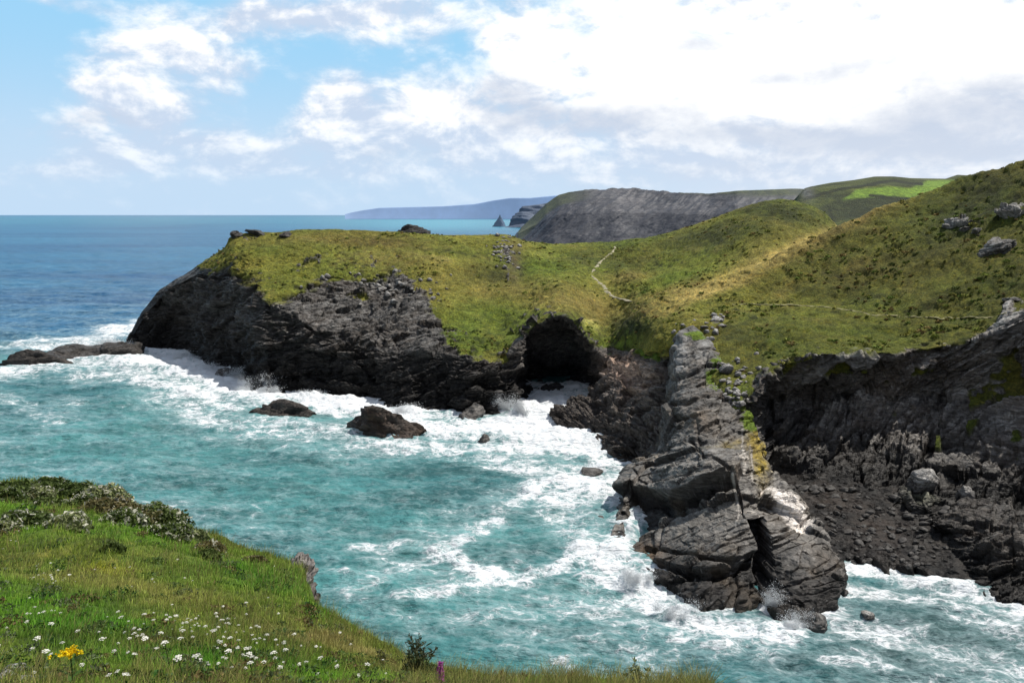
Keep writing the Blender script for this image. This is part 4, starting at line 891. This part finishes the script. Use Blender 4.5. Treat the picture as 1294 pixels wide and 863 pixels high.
def shrub(u, v, wpx, hpx, seed, label, flowers=.5, tone=(.10, .14, .04), name='flowering_shrub', fc=(.62, .60, .48)):
    r = np.random.default_rng(seed); B = gsample(np.array([u]), np.array([v]))[0]; m_ = B[1]/F*1.05
    w, h = wpx*m_*.68, hpx*m_*1.45
    root = link(name, None, loc=B)
    tag(root, label, 'shrub', 'low shrubs along the clifftop')
    V, Fq, C, C0, d = leaf_cloud(int(900+60*wpx), r, (w, w*.75, h), .035+.0016*B[1], c1=tone)
    link('foliage', mesh_from('foliage', V, Fq, LEAF, C), root)
    nb = 7; Vb = []; Fb = []
    for i in range(nb):
        a = r.random()*6.28; tip = np.array([math.cos(a)*w*.6, math.sin(a)*w*.5, h*.7]); s0 = np.array([0, 0, -.05]); k = len(Vb)
        for p_, rr in ((s0, .02), (tip, .008)):
            for q in range(3): Vb.append(p_+rr*np.array([math.cos(q*2.1), math.sin(q*2.1), 0]))
        Fb += [(k+q, k+(q+1) % 3, k+3+(q+1) % 3, k+3+q) for q in range(3)]
    link('stem', mesh_from('stem', Vb, Fb, LEAF, np.tile([.06, .045, .03], (len(Vb), 1))), root)
    if flowers > 0:
        n = int(flowers*wpx*7); s = r.integers(0, len(C0), n*3); s = s[(np.linalg.norm(C0[s]/np.array([w, w*.75, h]), axis=1) > .8)][:n]
        c0 = C0[s]*1.04; n = len(c0); l = (.018+.0009*B[1]); a = r.normal(size=(n, 3)); b = r.normal(size=(n, 3))
        V = np.stack([c0-a*l, c0+b*l, c0+a*l, c0-b*l], 1)
        link('blossom', mesh_from('blossom', V, np.arange(n*4).reshape(-1, 4), PETAL, np.repeat((np.array(fc)*(.7+.5*r.random((n, 1))))[:, None], 4, 1)), root)
pale = (.26, .29, .12); dk = (.11, .15, .035); br = (.21, .17, .07)
for i, a in enumerate([
 (18, 624, 46, 14, 'dark low shrub at the far left end of the clifftop brow', .15, dk), (62, 620, 40, 13, 'small dark-leaved shrub second from the left on the clifftop brow', .3, dk),
 (50, 636, 34, 13, 'little white-dotted shrub just below the brow near the left edge', .9, pale), (95, 624, 42, 15, 'rounded green shrub at the middle of the clifftop brow', .3, dk),
 (128, 640, 62, 20, 'large pale shrub covered in cream blossom on the brow', 1.3, pale), (60, 648, 46, 11, 'flat dark shrub across the small grass hollow', .3, dk), (140, 660, 72, 21, 'broad brownish shrub below the cream-blossomed one', .25, br),
 (38, 672, 56, 17, 'dark shrub speckled with white, left of the bright lawn', .7, dk), (92, 674, 38, 18, 'compact white-blossomed shrub at the left end of the bright lawn', 1.4, pale), (190, 668, 74, 22, 'wide shrub with scattered white blossom above the bright lawn', .9, dk), (166, 645, 40, 14, 'brown-green shrub on the shoulder of the slope', .2, br), (86, 690, 40, 13, 'straggly shrub over grey twigs beside the lawn', .6, pale),
 (236, 680, 40, 11, 'low olive shrub at the right end of the bright lawn', .3, pale), (144, 712, 22, 8, 'small dark tussock shrub on the lower edge of the lawn', .0, dk), (262, 725, 26, 9, 'isolated dark tussock in the middle of the slope', .0, dk)]):
    u, v, w_, h_, lb, fl, tn = a; shrub(u, v, w_, h_, 700+i, lb, fl, tn)
shrub(531, 850, 50, 13, 731, 'dark spiky gorse bush on the cliff edge beside the pink flower', .0, (.06, .085, .025), name='gorse_bush')
for i, a in enumerate([(10, 640, 34, 15, 'shrub cut by the left edge of the picture, upper of two', .5, dk), (8, 690, 30, 13, 'shrub cut by the left edge of the picture, lower of two', .9, pale), (112, 650, 40, 14, 'dense dark shrub between the cream-blossomed and the white-dotted ones', .3, dk), (215, 690, 44, 14, 'bushy shrub where the bright lawn meets the brow', .8, dk), (160, 676, 44, 14, 'white-specked shrub directly above the bright lawn', 1.2, dk), (262, 702, 30, 8, 'thin scrubby shrub on the brow right of the lawn', .3, br), (322, 722, 24, 7, 'small brown shrub halfway to the exposed edge rock', .1, br)]):
    u, v, w_, h_, lb, fl, tn = a; shrub(u, v, w_, h_, 760+i, lb, fl, tn)
# leafy herbs woven through the turf
r = np.random.default_rng(66); Vs = []; Cs = []
for k in range(420):
    u = r.uniform(-40, 640); vt_ = float(np.interp(u, ug, vT)); v = vt_+4+(890-vt_)*r.random()
    B = gsample(np.array([u]), np.array([v]))[0]; w_ = r.uniform(.06, .22)*(.5+B[1]/16); tone = [(.05, .13, .02), (.10, .17, .04), (.22, .16, .06), (.16, .20, .09), (.035, .09, .02)][int(r.integers(5))]
    V, Fq, C, C0, d = leaf_cloud(150, r, (w_, w_, w_*.45), .010+.0011*B[1], c0=np.array(tone)*.3, c1=tone); Vs.append((V+B).reshape(-1, 3)); Cs.append(C.reshape(-1, 3))
Vs = np.concatenate(Vs); tag(link('leafy_herbs', mesh_from('leafy_herbs', Vs, np.arange(len(Vs)).reshape(-1, 4), LEAF, np.concatenate(Cs))), 'low leafy herbs and dead bracken woven through the clifftop grass', 'herbs', kind='stuff')
# ---- rock face under the edge
q = at(379, 745, 21.4); me = rock_mesh('cliff_edge_rock', 741, size=(.55, 1.2, 1.0), mat=land_material('edge_rock', 5.0), rough=.3, pale=.35, tone=1.1, sub=6, brown=.6, cuts=22)
o = link('cliff_edge_rock', me, loc=(q[0], q[1], q[2]-.1)); tag(o, 'grey weathered rock face exposed under the grassy cliff edge', 'rock')
for i, (u, v, s) in enumerate([(20, 850, .09), (7, 858, .08), (34, 860, .06)]):
    q = gsample(np.array([u]), np.array([v]))[0]; o = link('grey_stone', rock_mesh('grey_stone', 750+i, size=(s, s*.7, s*.45), sub=4, mat=BOULM, tone=1.1, pale=.5, rough=.08), loc=q+np.array([0, 0, s*.2]))
    tag(o, ['grey stone in the turf at the bottom left corner', 'half-buried stone nearest the bottom left corner', 'small stone right of the other two in the bottom left corner'][i], 'stone')
# ---- flowers
def disc(c, r0, n, z, up=.3):
    V = [c+np.array([0, 0, z])]; Fc = []
    for i in range(n):
        a = 6.283*i/n; V.append(c+np.array([math.cos(a)*r0, math.sin(a)*r0, z-up*r0]))
    return V, [(0, 1+i, 1+(i+1) % n) for i in range(n)]
def umbel(name, seed, hgt, rad, n, fc, centre=(.5, .4, .05)):
    r = np.random.default_rng(seed); V = []; Fc = []; C = []
    def add(v, f, c):
        k = len(V); V.extend(v); Fc.extend([tuple(k+j for j in q) for q in f]); C.extend([c]*len(v))
    top = np.array([r.normal()*.03, r.normal()*.03, hgt])
    for i in range(n):
        a = 2.4*i; rr = rad*math.sqrt((i+.4)/n); c = top+np.array([math.cos(a)*rr, math.sin(a)*rr, -.35*rr*rr/rad+r.normal()*.004])
        v, f = disc(c, rad*.30, 6, 0); add(v, f, np.array(fc)*(.8+.4*r.random()))
        k = [top-np.array([0, 0, rad]), c-np.array([.001, 0, .002]), c+np.array([.001, 0, -.002])]; add(k, [(0, 1, 2)], (.08, .14, .03))
    w = .004
    for dxy in ((w, 0), (0, w)):
        d = np.array([dxy[0], dxy[1], 0]); b = top-np.array([0, 0, rad]); add([-d, d, b+d, b-d], [(0, 1, 2), (0, 2, 3)], (.08, .13, .03))
    for i in range(5):
        a = r.random()*6.28; z = hgt*r.uniform(.1, .6); d = np.array([math.cos(a), math.sin(a), .4]); p = np.array([0, 0, z]); sd_ = np.array([-math.sin(a), math.cos(a), 0])*.008
        add([p, p+d*.03+sd_, p+d*.07, p+d*.03-sd_], [(0, 1, 2), (0, 2, 3)], (.05, .11, .015))
    me = mesh_from(name, V, Fc, PETAL, C, smooth=False); return me
WF = [umbel('white_flower', 800+i, .20+.06*i, .030+.004*i, 12, (.80, .78, .70)) for i in range(4)]
r = np.random.default_rng(55); spots = []
for (u, v, ru, rv, an, n) in [(255, 795, 70, 12, 6, 90), (200, 820, 90, 14, 3, 40), (330, 838, 90, 12, 8, 30), (70, 735, 22, 8, 20, 26), (200, 740, 110, 14, 10, 22), (60, 785, 25, 14, 40, 14), (330, 815, 70, 10, 15, 20), (20, 700, 25, 20, 0, 16), (110, 845, 90, 12, 0, 20), (420, 840, 70, 10, 10, 18)]:
    for k in range(n): spots.append((u+r.normal()*ru*.8, v+r.normal()*rv*.9))
for k, (u, v) in enumerate(spots):
    vt_ = float(np.interp(u, ug, vT))
    if v < vt_+4 or u < -20 or v > 885 or r.random() < .2: continue
    B = gsample(np.array([u]), np.array([v+8 if v < 840 else v+14]))[0]
    o = link('white_flower', WF[k % 4], loc=B); s = r.uniform(.22, .55)*(1+max(0, B[1]-8)*.03); o.scale = (s, s, (s*.6+.25)/(1+max(0, B[1]-8)*.02)); o.rotation_euler = (r.normal()*.15, r.normal()*.15, r.random()*6)
    tag(o, 'small flat-topped white wildflower in the clifftop grass', 'wildflower', 'white wildflowers in the clifftop grass')
def tagroot(name, B, label, cat, group=None):
    o = link(name, None, loc=B); tag(o, label, cat, group); return o
def stalk(pts, w):
    V = []; Fc = []
    for i, p_ in enumerate(pts):
        for q in range(4): V.append(np.array(p_)+w*(1-.5*i/len(pts))*np.array([math.cos(q*1.57), math.sin(q*1.57), 0]))
    for i in range(len(pts)-1): Fc += [(4*i+q, 4*i+(q+1) % 4, 4*i+4+(q+1) % 4, 4*i+4+q) for q in range(4)]
    return V, Fc
def blossoms(cs, ls, seed, colr):
    r = np.random.default_rng(seed); V = []; Fc = []; C = []
    for c in cs:
        for k in range(6):
            a = r.normal(size=3); a /= np.linalg.norm(a); b = np.cross(a, r.normal(size=3)); b /= np.linalg.norm(b); i = len(V)
            V += [c, c+(a+b*.5)*ls, c+a*ls*1.5, c+(a-b*.5)*ls]; Fc.append((i, i+1, i+2, i+3)); C += [np.array(colr)*(.7+.6*r.random())]*4
    return V, Fc, C
def leaves(n, h, l, seed, c=(.06, .12, .02)):
    r = np.random.default_rng(seed); V = []; Fc = []; C = []
    for i in range(n):
        a = i*2.4; z = h*(i+.5)/n; d = np.array([math.cos(a), math.sin(a), .5]); sdv = np.array([-math.sin(a), math.cos(a), 0])*l*.22; k = len(V)
        p_ = np.array([0, 0, z]); V += [p_, p_+d*l*.5+sdv, p_+d*l, p_+d*l*.5-sdv]; Fc.append((k, k+1, k+2, k+3)); C += [np.array(c)*(.7+.6*r.random())]*4
    return V, Fc, C
# yellow flower
B = gsample(np.array([92.]), np.array([868.]))[0]; rt_ = tagroot('yellow_flower', B, 'bright yellow flat-topped flower cluster near the bottom left corner', 'wildflower')
V, Fc = stalk([(0, 0, 0), (.005, 0, .1), (0, .005, .19)], .005); link('stem', mesh_from('stem', V, Fc, LEAF, np.tile([.07, .12, .03], (len(V), 1))), rt_)
V, Fc, C = leaves(9, .16, .06, 1); link('leaf', mesh_from('leaf', V, Fc, LEAF, C), rt_)
r = np.random.default_rng(9); cs = [np.array([r.normal()*.024, r.normal()*.022, .20+r.normal()*.006]) for i in range(70)]
V, Fc, C = blossoms(cs, .009, 3, (.85, .62, .01)); link('blossom', mesh_from('blossom', V, Fc, PETAL, C), rt_)
# pink spike
B = gsample(np.array([557.]), np.array([878.]))[0]; rt_ = tagroot('pink_flower', B, 'magenta flower spike standing at the cliff edge, bottom centre', 'wildflower')
V, Fc = stalk([(0, 0, 0), (.004, 0, .1), (.0, .004, .21)], .004); link('stem', mesh_from('stem', V, Fc, LEAF, np.tile([.07, .10, .03], (len(V), 1))), rt_)
cs = [np.array([math.cos(i*2.4)*.017*(1.15-i/60), math.sin(i*2.4)*.017*(1.15-i/60), .10+.115*i/44]) for i in range(44)]
V, Fc, C = blossoms(cs, .0085, 4, (.52, .07, .40)); link('blossom', mesh_from('blossom', V, Fc, PETAL, C), rt_)
V, Fc, C = leaves(7, .09, .07, 2); link('leaf', mesh_from('leaf', V, Fc, LEAF, C), rt_)
# thin plants against the water
def weed(u, v, h, seed, label, head, n=7, c=(.08, .12, .03), spread=.3, name='cliff_edge_plant'):
    r = np.random.default_rng(seed); B = gsample(np.array([float(u)]), np.array([float(v)]))[0]; rt_ = tagroot(name, B, label, 'plant')
    V = []; Fc = []; tips = []; Lv = []; Lf = []; Lc = []
    for i in range(n):
        a = r.random()*6.28; s = r.uniform(.1, 1)*spread*h; hh = h*r.uniform(.6, 1.05); p1 = (math.cos(a)*s*.4, math.sin(a)*s*.4, hh*.5); p2 = (math.cos(a)*s, math.sin(a)*s, hh)
        v_, f_ = stalk([(0, 0, 0), p1, p2], .0022); k = len(V); V += v_; Fc += [tuple(k+j for j in q) for q in f_]; tips.append(np.array(p2))
        for j in range(9):
            t_ = .25+.7*r.random(); pp = np.array(p1)*(1-t_)+np.array(p2)*t_; d = r.normal(size=3)*.6; d[2] = abs(d[2]); b = np.cross(d, r.normal(size=3)); b /= np.linalg.norm(b); k = len(Lv); l = .028*h/.25
            Lv += [pp, pp+d*l*.5+b*l*.2, pp+d*l, pp+d*l*.5-b*l*.2]; Lf.append((k, k+1, k+2, k+3)); Lc += [np.array(c)*(.6+.8*r.random())]*4
    link('stem', mesh_from('stem', V, Fc, LEAF, np.tile(np.array(c)*.7, (len(V), 1))), rt_)
    link('leaf', mesh_from('leaf', Lv, Lf, LEAF, Lc), rt_)
    V, Fc, C = blossoms(tips+[t_+r.normal(size=3)*.006 for t_ in tips], .008, seed, head); link('flower_head', mesh_from('flower_head', V, Fc, PETAL, C), rt_)
weed(531, 850, .42, 8, 'bristly dead stems rising out of the gorse bush by the magenta flower', (.10, .09, .05), 30, (.06, .07, .03), .5)
weed(806, 886, .21, 1, 'leafy green plant with pale heads, rightmost plant on the cliff edge', (.25, .28, .14), 12, (.09, .13, .04))
weed(722, 874, .11, 2, 'dry brown seed stalks at the cliff edge left of the leafy green plant', (.20, .13, .06), 9, (.13, .09, .04))
weed(745, 874, .08, 3, 'short brown tuft between the dry stalks and the leafy green plant', (.16, .12, .06), 8, (.11, .09, .04))
weed(632, 862, .13, 4, 'thin dark weed with reddish heads at the cliff edge right of the magenta flower', (.14, .05, .04), 8, (.05, .06, .03))
weed(660, 866, .11, 5, 'low sprawling weed on the edge between the reddish-headed weed and the dry stalks', (.12, .08, .04), 9, (.07, .07, .03))
weed(484, 838, .30, 6, 'sparse tuft of tall stems on the edge left of the gorse bush', (.2, .18, .1), 8, (.08, .09, .03))
weed(262, 880, .20, 7, 'tall single-stemmed plant in the bottom foreground below the white flowers', (.6, .6, .5), 2, (.10, .15, .04), .1)
TT('fore')

# ------------------------------------------------------------------ light, sky, camera
SUN_EL, SUN_AZ = 57.0, 60.0     # azimuth measured clockwise from the view direction (+Y)
sd = Vector((math.sin(R(SUN_AZ))*math.cos(R(SUN_EL)), math.cos(R(SUN_AZ))*math.cos(R(SUN_EL)), math.sin(R(SUN_EL))))
sun = bpy.data.lights.new('sun', 'SUN'); sun.energy = 4.6; sun.angle = R(.6); sun.color = (1.0, .955, .88)
so = link('sun', sun); so.rotation_euler = sd.to_track_quat('Z', 'Y').to_euler(); so.location = (0, 0, 200)
wd = bpy.data.worlds.new('World'); sc.world = wd; wd.use_nodes = True
class W(NT):
    def __init__(s): s.t = wd.node_tree; s.t.nodes.clear()
t = W()
g = t.n('ShaderNodeTexCoord').outputs['Generated']
sky = t.n('ShaderNodeTexSky', sky_type='NISHITA'); sky.sun_disc = False; sky.sun_elevation = R(SUN_EL); sky.sun_rotation = R(SUN_AZ); sky.altitude = 60; sky.air_density = 1.0; sky.dust_density = .6; sky.ozone_density = 2.0
sp = t.n('ShaderNodeSeparateXYZ', {0: g})
X, Yy, Z = sp.outputs
az = t.math('MULTIPLY', t.math('ARCTAN2', X, Yy), 57.2958)
el = t.math('MULTIPLY', t.math('ARCSINE', Z), 57.2958)
cv = t.n('ShaderNodeCombineXYZ', {0: t.math('MULTIPLY', az, .055), 1: t.math('MULTIPLY', el, .095), 2: 0.0}).outputs[0]
def D(u, v): # photo pixel -> az, el
    p = at(u, v, 100.) - np.array([0, 0, H]); return math.degrees(math.atan2(p[0], p[1])), math.degrees(math.asin(p[2]/np.linalg.norm(p)))
def blob(u, v, ru, rv, st, warp):
    a, e = D(u, v); ra, re = ru*.055, rv*.055
    x = t.math('MULTIPLY', t.math('SUBTRACT', azw, a), 1/ra); y = t.math('MULTIPLY', t.math('SUBTRACT', elw, e), 1/re)
    r2 = t.math('ADD', t.math('MULTIPLY', x, x), t.math('MULTIPLY', y, y))
    return t.math('MULTIPLY', t.math('EXPONENT', t.math('MULTIPLY', r2, -1.0)), st)
nw = t.noise(cv, 1.6, 6, .6, out=1)
nws = t.n('ShaderNodeSeparateXYZ', {0: nw})
azw = t.math('ADD', az, t.math('MULTIPLY', t.math('SUBTRACT', nws.outputs[0], .5), 6)); elw = t.math('ADD', el, t.math('MULTIPLY', t.math('SUBTRACT', nws.outputs[1], .5), 3.5))
def total(bl):
    s = None
    for q in bl:
        k = blob(*q, None); s = k if s is None else t.math('ADD', s, k)
    return s
CL = [(90, 205, 110, 14, .45), (430, 215, 120, 12, .4), (250, 175, 50, 14, .5), (40, 165, 40, 14, .4), (120, 118, 60, 30, .95), (185, 140, 60, 24, .85), (235, 75, 60, 34, .85), (300, 95, 30, 24, .4), (420, 125, 40, 40, .8), (470, 165, 60, 34, .7), (545, 155, 50, 36, .9), (460, 15, 120, 22, .75), (320, 25, 80, 28, .7), (350, 195, 70, 20, .6), (160, 190, 70, 18, .75), (60, 0, 80, 12, .6), (300, 190, 60, 16, .4), (240, 215, 140, 12, .3),
      (900, 60, 330, 110, 1.0), (1250, 90, 250, 130, .9), (650, 90, 70, 70, .45), (1000, 190, 440, 50, .65), (640, 190, 100, 30, .45), (30, 60, 40, 50, -.5), (440, 75, 70, 18, -.5), (585, 50, 36, 50, -.4), (90, 30, 60, 16, -.3), (340, 120, 26, 30, -.4), (30, 140, 30, 40, -.3)]
BR = [(860, 60, 240, 90, .8), (1050, 110, 240, 50, .7), (1200, 40, 200, 60, .7), (760, 20, 120, 60, .35), (120, 105, 60, 22, .55), (240, 60, 60, 28, .5), (540, 145, 50, 28, .7), (420, 110, 30, 26, .5), (615, 75, 30, 20, .5), (1240, 80, 120, 30, .2), (640, 185, 50, 10, .3), (740, 185, 60, 10, .4), (350, 185, 50, 12, .3)]
GR = [(870, 58, 40, 12, .5), (640, 125, 70, 40, .6), (760, 155, 120, 20, .75), (980, 172, 130, 14, .75), (1240, 140, 130, 36, .8), (1000, 100, 60, 12, .5), (520, 200, 70, 18, .45), (1120, 190, 200, 16, .55), (900, 215, 200, 12, .3), (130, 152, 60, 12, .5), (300, 20, 90, 12, .3), (1100, 80, 90, 10, .35)]
nb = t.noise(cv, 3.2, 10, .6, .2); nb2 = t.noise(cv, 8.0, 8, .62)
cu = t.n('ShaderNodeVectorMath', operation='ADD'); t.set(cu, 0, cv); cu.inputs[1].default_value = (.02, .055, 0)
lit = t.math('SUBTRACT', nb, t.noise(cu.outputs[0], 3.2, 10, .6, .2))
den = t.math('ADD', t.math('MULTIPLY', t.math('SUBTRACT', nb, .5), 2.2), t.math('ADD', total(CL), t.math('MULTIPLY', t.math('SUBTRACT', nb2, .5), .5)))
cloud = t.ramp(den, -.05, .9)
br = t.math('ADD', t.math('MULTIPLY', lit, 3.2), t.math('ADD', total(BR), t.math('MULTIPLY', t.math('SUBTRACT', nb, .47), 1.4)))
gr = t.math('ADD', total(GR), t.math('MULTIPLY', t.math('SUBTRACT', nb2, .55), .9))
ccol = t.mixc(t.ramp(br, -.15, .75), (.60, .71, .88, 1), (1.12, 1.12, 1.12, 1))
ccol = t.mixc(t.math('MULTIPLY', t.ramp(gr, .0, .8), .8), ccol, (.60, .67, .80, 1))
blue = t.mixc(t.ramp(el, 1, 13), (.58, .75, .93, 1), (.35, .67, .95, 1))
blue = t.mixc(t.ramp(el, 14, 60), blue, (.10, .22, .50, 1))
haze = t.math('MULTIPLY', t.ramp(el, 8, 0.0), .68)
front = t.mixc(cloud, blue, ccol)
front = t.mixc(haze, front, t.mixc(t.ramp(az, -10, 25), (.55, .73, .93, 1), (.72, .80, .92, 1)))
# broken cloud everywhere else: plain sky with scattered cloud, dimmer away from the sun
fx = t.math('MULTIPLY', t.ramp(Yy, .05, .55), t.ramp(el, 45, 22))
bgN0 = t.n('ShaderNodeBackground', {'Color': sky, 'Strength': .07})
bgC = t.n('ShaderNodeBackground', {'Color': (.50, .52, .55, 1), 'Strength': 1.0})
bgN = t.n('ShaderNodeMixShader', {0: t.math('MULTIPLY', t.ramp(t.noise(g, 2.2, 6, .6), .42, .6), .75), 1: bgN0, 2: bgC})
bgF = t.n('ShaderNodeBackground', {'Color': front, 'Strength': 1.0})
mx = t.n('ShaderNodeMixShader', {0: fx, 1: bgN, 2: bgF})
t.n('ShaderNodeOutputWorld', {'Surface': mx})
cam = bpy.data.cameras.new('camera'); cam.lens = 36*F/1294; cam.sensor_width = 36; cam.clip_start = .1; cam.clip_end = 600000
co = link('camera', cam); co.location = (0, 0, H); co.rotation_euler = (R(90)-PI_, 0, 0)
sc.camera = co
sc.view_settings.view_transform = 'Standard'; sc.view_settings.look = 'None'; sc.view_settings.exposure = 0; sc.view_settings.gamma = 1
sc.cycles.max_bounces = 5

TT('end')
